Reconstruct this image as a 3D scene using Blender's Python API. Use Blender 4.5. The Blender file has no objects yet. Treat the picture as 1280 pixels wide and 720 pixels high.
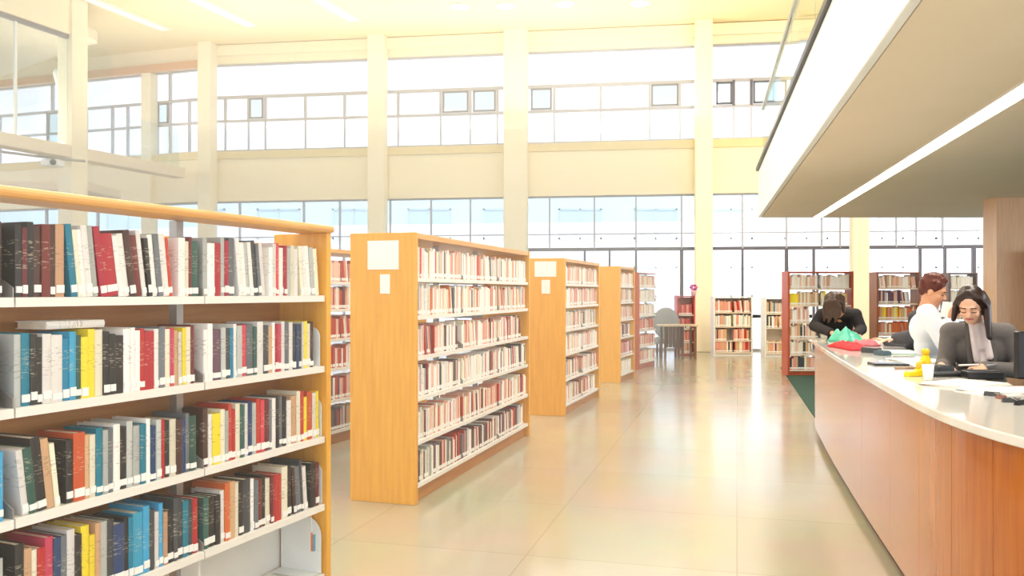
import bpy, bmesh, math, random
from mathutils import Vector, Matrix, noise as mnoise
rnd = random.Random(11)
F = 1050.0; EYE = 1.55; HY = 365.0
PI = math.pi
col = bpy.context.scene.collection

def at(px, py, Y):
    return Vector(((px-640)/F*Y, Y, EYE+(HY-py)/F*Y))

# ------------------------------------------------------------------ materials
def lin(h):
    h = h.lstrip('#'); o = []
    for i in (0, 2, 4):
        c = int(h[i:i+2], 16)/255
        o.append(c/12.92 if c <= 0.04045 else ((c+0.055)/1.055)**2.4)
    return (o[0], o[1], o[2], 1)

MATS = {}
def mat(name, hexc, rough=0.5, metal=0.0, var=0.06, scale=6.0, bump=0.0, stretch=(1,1,1), spec=0.5, coat=0.0, emit=None, es=1.0, perobj=0.0):
    if name in MATS: return MATS[name]
    m = bpy.data.materials.new(name); m.use_nodes = True
    nt = m.node_tree; N = nt.nodes; L = nt.links
    b = N['Principled BSDF']
    b.inputs['Roughness'].default_value = rough
    b.inputs['Metallic'].default_value = metal
    b.inputs['Specular IOR Level'].default_value = spec
    b.inputs['Coat Weight'].default_value = coat
    c = lin(hexc)
    tc = N.new('ShaderNodeTexCoord'); mp = N.new('ShaderNodeMapping'); mp.inputs['Scale'].default_value = stretch
    L.new(tc.outputs['Object'], mp.inputs['Vector'])
    nz = N.new('ShaderNodeTexNoise'); nz.inputs['Scale'].default_value = scale; nz.inputs['Detail'].default_value = 4
    L.new(mp.outputs['Vector'], nz.inputs['Vector'])
    cr = N.new('ShaderNodeMix'); cr.data_type = 'RGBA'
    cr.inputs['A'].default_value = tuple(max(0, x*(1-var*2)) for x in c[:3])+(1,)
    cr.inputs['B'].default_value = tuple(min(1, x*(1+var*2)) for x in c[:3])+(1,)
    L.new(nz.outputs['Fac'], cr.inputs['Factor'])
    out = cr.outputs['Result']
    if perobj:
        oi = N.new('ShaderNodeObjectInfo'); hs = N.new('ShaderNodeHueSaturation')
        mr = N.new('ShaderNodeMapRange'); mr.inputs['To Min'].default_value = 1-perobj; mr.inputs['To Max'].default_value = 1+perobj
        L.new(oi.outputs['Random'], mr.inputs['Value']); L.new(mr.outputs['Result'], hs.inputs['Value'])
        L.new(out, hs.inputs['Color']); out = hs.outputs['Color']
    L.new(out, b.inputs['Base Color'])
    if bump:
        bp = N.new('ShaderNodeBump'); bp.inputs['Strength'].default_value = bump; bp.inputs['Distance'].default_value = 0.01
        L.new(nz.outputs['Fac'], bp.inputs['Height']); L.new(bp.outputs['Normal'], b.inputs['Normal'])
    if emit:
        b.inputs['Emission Color'].default_value = lin(emit); b.inputs['Emission Strength'].default_value = es
    MATS[name] = m
    return m

def glass(name, hexc, gloss=0.06):
    m = bpy.data.materials.new(name); m.use_nodes = True
    nt = m.node_tree; N = nt.nodes; L = nt.links
    N.remove(N['Principled BSDF'])
    t = N.new('ShaderNodeBsdfTransparent'); t.inputs['Color'].default_value = lin(hexc)
    g = N.new('ShaderNodeBsdfGlossy'); g.inputs['Roughness'].default_value = 0.03
    fr = N.new('ShaderNodeLayerWeight'); fr.inputs['Blend'].default_value = 0.25
    mu = N.new('ShaderNodeMath'); mu.operation = 'MULTIPLY_ADD'; mu.inputs[1].default_value = 0.35; mu.inputs[2].default_value = gloss*0.3
    L.new(fr.outputs['Fresnel'], mu.inputs[0])
    mx = N.new('ShaderNodeMixShader')
    L.new(mu.outputs[0], mx.inputs[0]); L.new(t.outputs[0], mx.inputs[1]); L.new(g.outputs[0], mx.inputs[2])
    L.new(mx.outputs[0], N['Material Output'].inputs['Surface'])
    return m

def wood(name, hexa, hexb, rough=0.35, axis=2, coat=0.0, scale=1.0):
    m = bpy.data.materials.new(name); m.use_nodes = True
    nt = m.node_tree; N = nt.nodes; L = nt.links; b = N['Principled BSDF']
    tc = N.new('ShaderNodeTexCoord'); mp = N.new('ShaderNodeMapping')
    s = [14*scale]*3; s[axis] = 0.8*scale
    mp.inputs['Scale'].default_value = s
    L.new(tc.outputs['Object'], mp.inputs['Vector'])
    n1 = N.new('ShaderNodeTexNoise'); n1.inputs['Scale'].default_value = 3; n1.inputs['Detail'].default_value = 6; n1.inputs['Distortion'].default_value = 0.6
    L.new(mp.outputs['Vector'], n1.inputs['Vector'])
    cr = N.new('ShaderNodeValToRGB'); cr.color_ramp.elements[0].position = 0.3; cr.color_ramp.elements[1].position = 0.7
    cr.color_ramp.elements[0].color = lin(hexa); cr.color_ramp.elements[1].color = lin(hexb)
    L.new(n1.outputs['Fac'], cr.inputs['Fac']); L.new(cr.outputs['Color'], b.inputs['Base Color'])
    b.inputs['Roughness'].default_value = rough; b.inputs['Coat Weight'].default_value = coat; b.inputs['Coat Roughness'].default_value = 0.12
    return m

M_WOOD = wood('pale oak', '#e6a02c', '#f4b540', 0.4)
M_WOODX = wood('oak rail', '#d99a4c', '#eab46c', 0.4, axis=0)
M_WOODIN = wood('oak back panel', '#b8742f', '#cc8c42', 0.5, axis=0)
M_COUNTER = wood('cherry veneer', '#a9520e', '#c26a16', 0.22, coat=0.75, scale=0.6)
M_REDWOOD = wood('red brown wood', '#b04a25', '#c65c30', 0.4)
M_DARKWOOD = wood('dark brown wood', '#4a2c1e', '#5e3a28', 0.45)
M_TANWOOD = wood('tan wood panel', '#c98f5e', '#d8a272', 0.35)
M_WALL = mat('cream plaster', '#fdf1d2', 0.8, var=0.01, scale=2)
M_COLUMN = mat('pale yellow plaster', '#fdf2d6', 0.7, var=0.015, scale=2)
M_CEIL = mat('warm cream ceiling', '#fdebbd', 0.8, var=0.015, scale=1.5)
M_BAND = mat('ochre sill band', '#ead9a8', 0.7, var=0.03, scale=2)
M_SOFFIT = mat('tan soffit plaster', '#f0e2cb', 0.75, var=0.02, scale=1.2)
M_WHITEP = mat('white painted fascia', '#f4f6f4', 0.5, var=0.01, scale=2)
M_FRAME = mat('grey aluminium frame', '#b2b2bb', 0.4, metal=0.3, var=0.03)
M_FRAMEDK = mat('dark grey steel frame', '#6c6a74', 0.4, metal=0.3, var=0.04)
M_GLASS = glass('clear glass', '#fbfdff')
M_GLASSB = glass('pale blue tinted glass', '#e2eeef')
M_GLASSG = glass('pale green balustrade glass', '#f6fbfb')
M_SHELF = mat('white enamel steel', '#f1ede6', 0.35, var=0.015, scale=4)
M_GREY = mat('grey steel upright', '#a9a59f', 0.35, metal=0.5, var=0.04)
M_LIGHT = mat('warm lit diffuser', '#fff4e0', 0.4, var=0.0, emit='#fff3dc', es=1.6)
M_LIGHTC = mat('ceiling lit diffuser', '#fff4e0', 0.4, var=0.0, emit='#fff0cc', es=.4)
M_TOP = mat('white solid worktop', '#e9e6e0', 0.12, var=0.02, scale=30, coat=0.5)
M_BLACK = mat('black plastic', '#1b1b1e', 0.35, var=0.1)
M_DKGREY = mat('dark grey plastic', '#3d4044', 0.4, var=0.08)
M_PAGES = mat('cream paper block', '#f1e4cd', 0.85, var=0.06, scale=40)
M_LABEL = mat('white spine sticker', '#f7f6f2', 0.5, var=0.01)
M_PAPER = mat('white paper', '#f6f5f0', 0.7, var=0.015)
M_MINT = mat('mint green paper', '#cfe3d9', 0.7, var=0.02)
M_CARPET = mat('dark green carpet', '#2f4f42', 0.95, var=0.12, scale=60, bump=0.3)

def floor_mat():
    m = bpy.data.materials.new('polished beige stone floor'); m.use_nodes = True
    nt = m.node_tree; N = nt.nodes; L = nt.links; b = N['Principled BSDF']
    tc = N.new('ShaderNodeTexCoord')
    mp = N.new('ShaderNodeMapping'); mp.inputs['Rotation'].default_value = (0, 0, math.radians(15))
    L.new(tc.outputs['Object'], mp.inputs['Vector'])
    br = N.new('ShaderNodeTexBrick'); br.offset = 0.0
    br.inputs['Color1'].default_value = lin('#b3aa92'); br.inputs['Color2'].default_value = lin('#aea58c')
    br.inputs['Mortar'].default_value = lin('#9f957b')
    br.inputs['Scale'].default_value = 1.0; br.inputs['Brick Width'].default_value = 1.2; br.inputs['Row Height'].default_value = 1.2
    br.inputs['Mortar Size'].default_value = 0.006; br.inputs['Mortar Smooth'].default_value = 0.5
    L.new(mp.outputs['Vector'], br.inputs['Vector'])
    nz = N.new('ShaderNodeTexNoise'); nz.inputs['Scale'].default_value = 0.9; nz.inputs['Detail'].default_value = 6
    L.new(tc.outputs['Object'], nz.inputs['Vector'])
    mx = N.new('ShaderNodeMix'); mx.data_type = 'RGBA'; mx.blend_type = 'OVERLAY'; mx.inputs['Factor'].default_value = 0.25
    L.new(br.outputs['Color'], mx.inputs['A']); L.new(nz.outputs['Color'], mx.inputs['B'])
    hs = N.new('ShaderNodeHueSaturation'); hs.inputs['Saturation'].default_value = 0.95
    L.new(mx.outputs['Result'], hs.inputs['Color']); L.new(hs.outputs['Color'], b.inputs['Base Color'])
    mr = N.new('ShaderNodeMapRange'); mr.inputs['To Min'].default_value = 0.16; mr.inputs['To Max'].default_value = 0.30
    L.new(nz.outputs['Fac'], mr.inputs['Value']); L.new(mr.outputs['Result'], b.inputs['Roughness'])
    b.inputs['Coat Weight'].default_value = 0.35; b.inputs['Coat Roughness'].default_value = 0.12
    return m
M_FLOOR = floor_mat()

# ------------------------------------------------------------------ mesh helpers
class MB:
    def __init__(s): s.v = []; s.f = []; s.m = []; s.mats = []
    def mi(s, m):
        if m not in s.mats: s.mats.append(m)
        return s.mats.index(m)
    def add(s, vs, fs, m=None, M=None):
        o = len(s.v); k = s.mi(m) if m else 0
        for v in vs:
            v = Vector(v)
            s.v.append(tuple(M @ v) if M else tuple(v))
        for f in fs: s.f.append([i+o for i in f]); s.m.append(k)
    def box(s, x0, x1, y0, y1, z0, z1, m=None, M=None):
        if x0 > x1: x0, x1 = x1, x0
        if y0 > y1: y0, y1 = y1, y0
        if z0 > z1: z0, z1 = z1, z0
        s.add([(x0,y0,z0),(x1,y0,z0),(x1,y1,z0),(x0,y1,z0),(x0,y0,z1),(x1,y0,z1),(x1,y1,z1),(x0,y1,z1)],
              [(0,3,2,1),(4,5,6,7),(0,1,5,4),(1,2,6,5),(2,3,7,6),(3,0,4,7)], m, M)
    def prism(s, poly, z0, z1, m=None, M=None):
        n = len(poly)
        a = sum(poly[i][0]*poly[(i+1)%n][1]-poly[(i+1)%n][0]*poly[i][1] for i in range(n))
        if a < 0: poly = poly[::-1]
        vs = [(p[0], p[1], z0) for p in poly]+[(p[0], p[1], z1) for p in poly]
        fs = [tuple(range(n-1, -1, -1)), tuple(range(n, 2*n))]+[(i, (i+1)%n, n+(i+1)%n, n+i) for i in range(n)]
        s.add(vs, fs, m, M)
    def tube(s, pts, r, m=None, M=None, seg=8):
        pts = [Vector(p) for p in pts]; vs = []; fs = []
        rs = r if isinstance(r, (list, tuple)) else [r]*len(pts)
        prev = None
        for i, p in enumerate(pts):
            d = (pts[min(i+1, len(pts)-1)]-pts[max(i-1, 0)]).normalized()
            a = prev if prev is not None else (Vector((0,0,1)) if abs(d.z) < 0.9 else Vector((1,0,0)))
            a = (a-d*a.dot(d)).normalized(); prev = a; b = d.cross(a)
            for k in range(seg):
                t = 2*PI*k/seg; vs.append(p+(a*math.cos(t)+b*math.sin(t))*rs[i])
        for i in range(len(pts)-1):
            for k in range(seg):
                fs.append((i*seg+k, i*seg+(k+1)%seg, (i+1)*seg+(k+1)%seg, (i+1)*seg+k))
        fs.append(tuple(range(seg-1, -1, -1))); fs.append(tuple((len(pts)-1)*seg+k for k in range(seg)))
        s.add(vs, fs, m, M)
    def lathe(s, prof, m=None, M=None, seg=20):
        vs = []; fs = []; n = len(prof)
        for (r, z) in prof:
            for k in range(seg):
                t = 2*PI*k/seg; vs.append((r*math.cos(t), r*math.sin(t), z))
        for i in range(n-1):
            for k in range(seg):
                fs.append((i*seg+k, i*seg+(k+1)%seg, (i+1)*seg+(k+1)%seg, (i+1)*seg+k))
        fs.append(tuple(range(seg-1, -1, -1))); fs.append(tuple((n-1)*seg+k for k in range(seg)))
        s.add(vs, fs, m, M)
    def ell(s, c, r, R=None, m=None, seg=20, rings=12):
        vs = []; fs = []; c = Vector(c)
        for i in range(rings+1):
            ph = PI*i/rings
            for k in range(seg):
                t = 2*PI*k/seg
                v = Vector((r[0]*math.sin(ph)*math.cos(t), r[1]*math.sin(ph)*math.sin(t), -r[2]*math.cos(ph)))
                if R: v = R @ v
                vs.append(c+v)
        for i in range(rings):
            for k in range(seg):
                fs.append((i*seg+k, i*seg+(k+1)%seg, (i+1)*seg+(k+1)%seg, (i+1)*seg+k))
        s.add(vs, fs, m)
    def cap(s, p0, p1, r0, r1, m=None, seg=14):
        p0 = Vector(p0); p1 = Vector(p1); d = p1-p0; L = d.length
        if L < 1e-6: return
        d /= L; pts = []; rs = []
        for i in range(5):
            a = PI/2*i/4*0.98+0.02
            pts.append(p0-d*r0*math.cos(a)); rs.append(r0*math.sin(a))
        for i in range(5):
            a = PI/2*(1-i/4)*0.98+0.02
            pts.append(p1+d*r1*math.cos(a)); rs.append(r1*math.sin(a))
        s.tube(pts, rs, m, seg=seg)
    def build(s, name, m=None, parent=None, bevel=0.0, smooth=False, loc=None, rot=0.0):
        me = bpy.data.meshes.new(name); me.from_pydata(s.v, [], s.f)
        if m: me.materials.append(m)
        else:
            for x in s.mats: me.materials.append(x)
            me.polygons.foreach_set('material_index', s.m)
        if smooth: me.polygons.foreach_set('use_smooth', [True]*len(s.f))
        me.update()
        o = bpy.data.objects.new(name, me); col.objects.link(o)
        if parent: o.parent = parent
        if loc is not None: o.location = loc
        o.rotation_euler.z = rot
        if bevel:
            b = o.modifiers.new('bevel', 'BEVEL'); b.width = bevel; b.segments = 2; b.limit_method = 'ANGLE'
        return o

def tag(o, label=None, cat=None, group=None, kind=None):
    if label: o['label'] = label
    if cat: o['category'] = cat
    if group: o['group'] = group
    if kind: o['kind'] = kind
    return o
def empty(name, loc=(0,0,0), rz=0.0):
    o = bpy.data.objects.new(name, None); o.location = loc; o.rotation_euler.z = rz
    o.empty_display_size = 0.1; col.objects.link(o); return o
def S(o): o['kind'] = 'structure'; return o

# ------------------------------------------------------------------ rear wall frame
KW = 21.7*(880+6700.0)
def Yw(px): return KW/(px+6700.0)
W0 = Vector(((880-640)/F*Yw(880), Yw(880), 0)); W1 = Vector(((265-640)/F*Yw(265), Yw(265), 0))
wu = (W0-W1).normalized(); wrot = math.atan2(wu.y, wu.x)
def sw(px, off=0.0):           # local x on the wall plane (off = metres behind the front plane) for an image column
    n = Vector((-wu.y, wu.x, 0)); P = W0+n*off
    k = (px-640)/F                       # X = k*Y ;  P + s*wu
    return (k*P.y-P.x)/(wu.x-k*wu.y)
ZC = 8.6; ZG = 8.05; ZB1 = 7.13; ZB2 = 6.45; ZS = 5.56; ZSB = 5.34; ZH = 4.14; ZP = 3.43; ZT = 2.70
wall_loc = Vector((W0.x, W0.y, 0))

# columns
for px, w in ((256, .40), (470, .46), (644, .62), (880, .44), (1076, .40)):
    a = sw(px); b = MB(); b.box(a-w/2, a+w/2, -0.05, 0.35, 0, ZC)
    S(b.build('column', M_COLUMN, loc=wall_loc, rot=wrot, bevel=0.02))
# spandrel and header
b = MB(); x0, x1 = sw(256), sw(1500)
b.box(x0, x1, 0.40, 0.75, ZH, ZSB); b.box(x0, x1, 0.42, 0.75, ZG+0.02, ZC)
wall = S(b.build('wall_rear', M_WALL, loc=wall_loc, rot=wrot))
b = MB(); b.box(x0, x1, 0.36, 0.75, ZSB, ZS); S(b.build('trim_1', M_BAND, loc=wall_loc, rot=wrot, bevel=0.01))
b = MB(); b.box(x0, x1, 0.30, 0.41, ZC-0.32, ZC-0.02); S(b.build('trim_2', M_WALL, loc=wall_loc, rot=wrot, bevel=0.02))

wcount = [0]
def window(locv, rot, xa, xb, z0, z1, bars, verts, y=0.55, tints=(), thin=(), glassm=None, t=0.05, strip=None, frame=M_FRAME, vthick=None):
    """bars: heights of transoms ; verts: list of (x, z0, z1, thickness, mat)"""
    wcount[0] += 1
    b = MB()
    b.box(xa, xb, y-.05, y+.05, z0, z0+.06); b.box(xa, xb, y-.05, y+.05, z1-.05, z1)
    b.box(xa, xa+.05, y-.05, y+.05, z0, z1); b.box(xb-.05, xb, y-.05, y+.05, z0, z1)
    w = S(b.build('window_%d' % wcount[0], frame, loc=locv, rot=rot))
    for z, tk, mm in bars:
        c = MB(); c.box(xa+.05, xb-.05, y-.04, y+.04, z-tk/2, z+tk/2); c.build('transom', mm, w)
    for x, a, c1, tk, mm in verts:
        c = MB(); c.box(x-tk/2, x+tk/2, y-.045, y+.045, a, c1); c.build('mullion', mm, w)
    if strip:
        c = MB(); c.box(xa+.05, xb-.05, y-.008, y+.008, strip, z1-.05); c.build('pane', M_GLASSB, w)
        c = MB(); c.box(xa+.05, xb-.05, y-.008, y+.008, z0+.06, strip); c.build('pane', M_GLASS, w)
    else:
        c = MB(); c.box(xa+.05, xb-.05, y-.008, y+.008, z0+.06, z1-.05); c.build('pane', M_GLASS, w)
    for (xc, xd, za, zb) in tints:
        c = MB()
        for q in ((xc, xd, za, za+.05), (xc, xd, zb-.05, zb), (xc, xc+.05, za, zb), (xd-.05, xd, za, zb)):
            c.box(q[0], q[1], y-.07, y-.045, q[2], q[3])
        c2 = c.build('casement', M_FRAMEDK, w)
        c = MB(); c.box(xc+.05, xd-.05, y-.065, y-.055, za+.05, zb-.05); c.build('casement_pane', M_GLASSB, c2)
    return w

OFF = 0.55
def V(px): return sw(px, OFF)
upper = [
 (256, 470, [282, 311, 332, 382, 431], [(311, 332)]),
 (470, 644, [498, 551, 588, 622], [(552, 588), (590, 622)]),
 (644, 880, [657, 693, 751, 812, 850], [(812, 850), (662, 692)]),
 (880, 1076, [917, 939, 990, 1030], [(893, 917), (939, 985)]),
 (1076, 1300, [1120, 1170, 1220], []),
]
for a, c, vs, ti in upper:
    vl = []
    for i, v in enumerate(vs):
        vl.append((V(v), ZB2, ZB1, .07, M_FRAME if a != 880 else M_FRAMEDK)); vl.append((V(v), ZS+.05, ZB2, .035, M_FRAME))
    window(wall_loc, wrot, sw(a, OFF), sw(c, OFF), ZS, ZG+.02, [(ZB1, .09, M_FRAME), (ZB2, .07, M_FRAME)], vl,
           tints=[(V(p)+.04, V(q)-.04, ZB2+.04, ZB1-.05) for p, q in ti])
lower = [
 (256, 470, [300, 380, 425], [430]),
 (470, 644, [488, 539, 588], [520, 570]),
 (644, 880, [657, 687, 743, 795, 852], [731, 762, 795, 852]),
 (880, 1076, [928, 983, 1027, 1050], [928, 983, 1017, 1066]),
 (1076, 1300, [1120, 1145, 1178, 1235], [1150, 1181, 1217]),
]
for a, c, vs, lo in lower:
    vl = [(V(v), ZT, ZH-.04, .04, M_FRAME) for v in vs]
    for i, v in enumerate(lo):
        dk = a >= 640
        vl.append((V(v), 0.06, ZT, .09 if (v in (983, 1066, 1217, 852)) else .06, M_FRAMEDK if a >= 644 else M_FRAME))
    window(wall_loc, wrot, sw(a, OFF), sw(c, OFF), 0.0, ZH+.01, [(ZT, .09 if a > 600 else .05, M_FRAMEDK if a > 600 else M_FRAME), (ZP-.32, .03, M_FRAME)], vl, strip=ZP)

# angled left rear wall
A1 = Vector(((252-640)/F*23.95, 23.95, 0)); A0 = Vector(((0-640)/F*26.3, 26.3, 0))
au = (A1-A0).normalized(); arot = math.atan2(au.y, au.x)
A0x = A1-au*16.0
def sa(px, off=.2):
    n = Vector((-au.y, au.x, 0)); P = A0x+n*off; k = (px-640)/F
    return (k*P.y-P.x)/(au.x-k*au.y)
b = MB(); b.box(0, 16.0, 0.05, .5, ZH, ZSB); b.box(0, 16, .05, .5, ZG-.05, ZC)
S(b.build('wall_left_rear', M_WALL, loc=A0x, rot=arot))
b = MB(); b.box(0, 16.0, -.12, .04, ZG-.12, ZG+.1); S(b.build('trim_3', wood('orange trim wood', '#c98a48', '#d69a58', .4, axis=0), loc=A0x, rot=arot, bevel=.01))
b = MB(); b.box(0, 16.0, 0.0, .5, ZSB, ZS); S(b.build('trim_4', M_BAND, loc=A0x, rot=arot))
for px, w in ((185, .34), (-60, .34)):
    a = sa(px, 0); b = MB(); b.box(a-w/2, a+w/2, -.1, .22, 0, ZG-.12); S(b.build('column', M_COLUMN, loc=A0x, rot=arot, bevel=.02))
for a, c, vs in ((185, 250, [197, 213, 237]), (-60, 185, [0, 60, 90, 108, 141, 160])):
    vl = []
    for v in vs:
        vl.append((sa(v, .3), ZB2, ZB1, .06, M_FRAMEDK if v in (197, 60) else M_FRAME)); vl.append((sa(v, .3), ZS+.05, ZB2, .05, M_FRAME)) 
    vl.append((sa(213 if a == 185 else 66, .3), ZB1, ZG-.1, .07, M_FRAME))
    window(A0x, arot, sa(a, .3), sa(c, .3), ZS, ZG-.05, [(ZB1, .08, M_FRAME), (ZB2, .07, M_FRAME)], vl, y=.3,
           tints=[(sa(60, .3)+.04, sa(86, .3), ZB2-.5, ZB1-.04)] if a < 0 else [(sa(199, .3), sa(212, .3), ZB2+.04, ZB1-.04)])
window(A0x, arot, 0, 16.0, 0, ZH, [(ZT, .05, M_FRAME)], [(x, 0.06, ZH-.04, .05, M_FRAME) for x in (2, 4, 6, 8, 10, 12, 14)], y=.3, strip=ZP)

# ceiling
b = MB(); b.prism([(-24, -3), (16, -3), (16, 20.3), (W0.x+7*wu.x*1.0, W0.y+7*wu.y+.7), (W1.x-.3, W1.y+.8), (A0x.x, A0x.y+.8), (-24, 28)], ZC, ZC+.25)
S(b.build('ceiling', M_CEIL))
# floor and carpet
b = MB(); b.prism([(-26, -4), (16, -4), (16, 32), (-26, 32)], -.2, 0)
S(b.build('floor', M_FLOOR))
b = MB(); b.prism([(3.36, 8.9), (4.0, 11.4), (5.06, 15.5), (5.5, 17.2), (11.5, 17.2), (11.5, 1.0), (3.9, 1.0), (3.2, 2.8), (2.75, 4.2), (3.0, 6.2), (3.9, 8.9)], 0.0, .012)
S(b.build('floor_2', M_CARPET))
# outdoors: pavement and a pale building over the street
b = MB(); b.prism([(-70, 23), (80, 19), (80, 90), (-70, 90)], -.45, -.25)
S(b.build('ground', mat('pale concrete paving', '#dcdcdc', .9, var=.04, scale=1)))
fac = empty('office_building', (3, 58, 0))
tag(fac, 'pale white office building seen faintly through the tall rear windows', 'building')
b = MB(); b.box(-34, 36, 0, 9, 0, 10.5); b.build('wall', mat('white render', '#f6f7fb', .8, var=.02, scale=.5), fac)
b = MB(); b.box(-35, 37, -.5, 9.5, 10.5, 11.0); b.build('roof', mat('pale grey roof', '#e3e6ec', .8, var=.02), fac)
for i in range(13):
    for z in (1.2, 5.2):
        x = -31+i*5.2
        b = MB()
        for q in ((x, x+3, z, z+.12), (x, x+3, z+2.0, z+2.12), (x, x+.12, z, z+2.1), (x+2.88, x+3, z, z+2.1), (x+1.45, x+1.55, z, z+2.1)): b.box(q[0], q[1], -.12, .02, q[2], q[3])
        w = b.build('window_frame', mat('pale grey window frame', '#e0e4ea', .5), fac)
        b = MB(); b.box(x+.12, x+2.88, -.04, -.01, z+.12, z+2.0); b.build('pane', mat('outdoor blue pane', '#e6edf3', .4), w)

# ------------------------------------------------------------------ ceiling fittings
ldir = Vector((.36, 1, 0)).normalized(); lrot = math.atan2(ldir.y, ldir.x)
for i, (px, py, name) in enumerate(((445, 28, 'rightmost'), (318, 35, 'middle'), (212, 40, 'leftmost'))):
    Y = (ZC-EYE)*F/(HY-py); p = Vector(((px-640)/F*Y, Y-.25, ZC))
    t = empty('ceiling_light', p-ldir*6.0, lrot)
    tag(t, 'long recessed strip light in the cream ceiling, %s of the three strips' % name, 'ceiling light', 'strip lights in the ceiling')
    b = MB()
    for q in ((0, 6, -.15, -.11), (0, 6, .11, .15), (0, .04, -.11, .11), (5.96, 6, -.11, .11)): b.box(q[0], q[1], q[2], q[3], -.05, 0)
    b.build('light_frame', M_WHITEP, t)
    b = MB(); b.box(.04, 5.96, -.11, .11, -.03, -.005); b.build('diffuser', M_LIGHTC, t)
for px, py, nm in ((575, 7, 'leftmost'), (632, 6, 'second from the left'), (706, 4, 'second from the right'), (800, 3, 'rightmost')):
    Y = (ZC-EYE)*F/(HY-py)
    t = empty('downlight', (( px-640)/F*Y, Y, ZC))
    tag(t, 'small round recessed downlight in the cream ceiling, %s of four' % nm, 'downlight', 'round downlights in the ceiling')
    b = MB(); b.lathe([(.20, -.04), (.23, -.04), (.24, -.005), (.20, -.001)]); b.build('bezel', M_WHITEP, t, smooth=False)
    b = MB(); b.lathe([(.17, -.05), (.185, -.042), (.185, -.041)]); b.build('bulb', M_LIGHT, t)

# ------------------------------------------------------------------ left mezzanine
L0 = Vector((-11.1, 18.2, 0)); L1 = Vector((-9.07, 23.8, 0)); lu = (L1-L0).normalized(); lr = math.atan2(lu.y, lu.x)
def sl(px):
    k = (px-640)/F; return (k*L0.y-L0.x)/(lu.x-k*lu.y)
LL = (L1-L0).length
b = MB(); b.box(-4, LL-.25, 0, .42, 4.74, 5.04); S(b.build('floor_3', M_SOFFIT, loc=L0, rot=lr, bevel=.03))
s88 = sl(88); s108 = sl(108); s142 = sl(143)
b = MB(); b.box(s88, s108, -.05, .40, 0, ZC-.001); S(b.build('column', M_COLUMN, loc=L0, rot=lr, bevel=.02))
b = MB(); b.box(-4, s88, 0, .3, 7.66, ZC); S(b.build('wall_left_bulkhead', M_WALL, loc=L0, rot=lr))
gl = empty('glass_screen', L0, lr); tag(gl, 'tall frameless glass screen on the left mezzanine under a black top rail', 'glass screen')
b = MB(); b.box(-4, s88, .05, .14, 7.56, 7.655); b.build('top_rail', M_FRAMEDK, gl)
for i, (a, c) in enumerate(((-4, -1.5), (-1.48, sl(22)), (sl(22)+.03, s88))):
    b = MB(); b.box(a, c, .08, .10, 5.045, 7.56); b.build('glass_panel', M_GLASSG, gl)
b = MB(); b.box(sl(22)-.01, sl(22)+.04, .06, .12, 5.045, 7.56); b.build('post', M_WHITEP, gl)
gl = empty('glass_balustrade', L0, lr); tag(gl, 'clear glass balustrade beside the cream column on the left walkway', 'balustrade')
b = MB(); b.box(s108, s142, .08, .10, 5.045, 7.6); b.build('glass_panel', M_GLASSG, gl)
b = MB(); b.box(s142, LL-.4, .08, .10, 5.045, 6.1); b.build('glass_panel', M_GLASSG, gl)
n = Vector((-lu.y, lu.x, 0))
q = [L0-lu*4+n*.3, L0+lu*s142+n*.3]
b = MB(); arc = []
e = L0+lu*s142
b.prism([tuple((L0-lu*4+n*.31)[:2]), tuple((L0+lu*(s142-.3)+n*.31)[:2]), tuple((L0+lu*(s142-.05)+n*.5)[:2]), tuple((L0+lu*(s142)+n*1.0)[:2]), (-15.0, 24.6), (-22, 25.0), (-22, 14)], 7.85, 8.1)
S(b.build('ceiling_2', M_SOFFIT))
# spot lamp and thin pipe on the walkway
t = empty('track_spotlight', at(73, 92, 20.2)); tag(t, 'white spotlight hanging behind the glass of the left mezzanine', 'spotlight')
b = MB(); b.cap((0, 0, 0), (.06, .1, -.30), .12, .14); b.build('lamp_body', M_WHITEP, t, smooth=True)
b = MB(); b.tube([(0, 0, .05), (0, 0, .74)], .018); b.build('stem', M_WHITEP, t)
t = empty('projector', at(66, 203, 19.6)); tag(t, 'white ceiling projector hung on a grey pipe under the left walkway', 'projector')
b = MB(); b.box(-.22, .22, -.15, .15, -.1, .06); b.build('housing', M_WHITEP, t, bevel=.04)
b = MB(); b.lathe([(.06, -.05), (.07, 0), (.05, .05)], M=Matrix.Translation((.1, -.18, -.02)) @ Matrix.Rotation(PI/2, 4, 'X')); b.build('lens', M_DKGREY, t)
b = MB(); b.tube([(-2.8, -.5, .4), (0, 0, .1), (.7, .12, .05)], .03); b.build('pipe', M_GREY, t, smooth=True)
b = MB(); b.tube([(.15, .4, -.1), (.15, .4, 1.6)], .02); b.build('bracket', M_GREY, t)
t = MB(); t.box(-12.9, -10.5, 20.8, 22.6, 4.05, 4.3); S(t.build('beam', M_SOFFIT, bevel=.05))

# ------------------------------------------------------------------ right balcony
def bx(Y, o=0): return 1.0+.232*Y+o
b = MB()
ZSO = 2.90
b.prism([(bx(-1), -1), (bx(15.2), 15.2), (11.5, 15.2), (11.5, -1)], ZSO, ZSO+.3)
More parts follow.
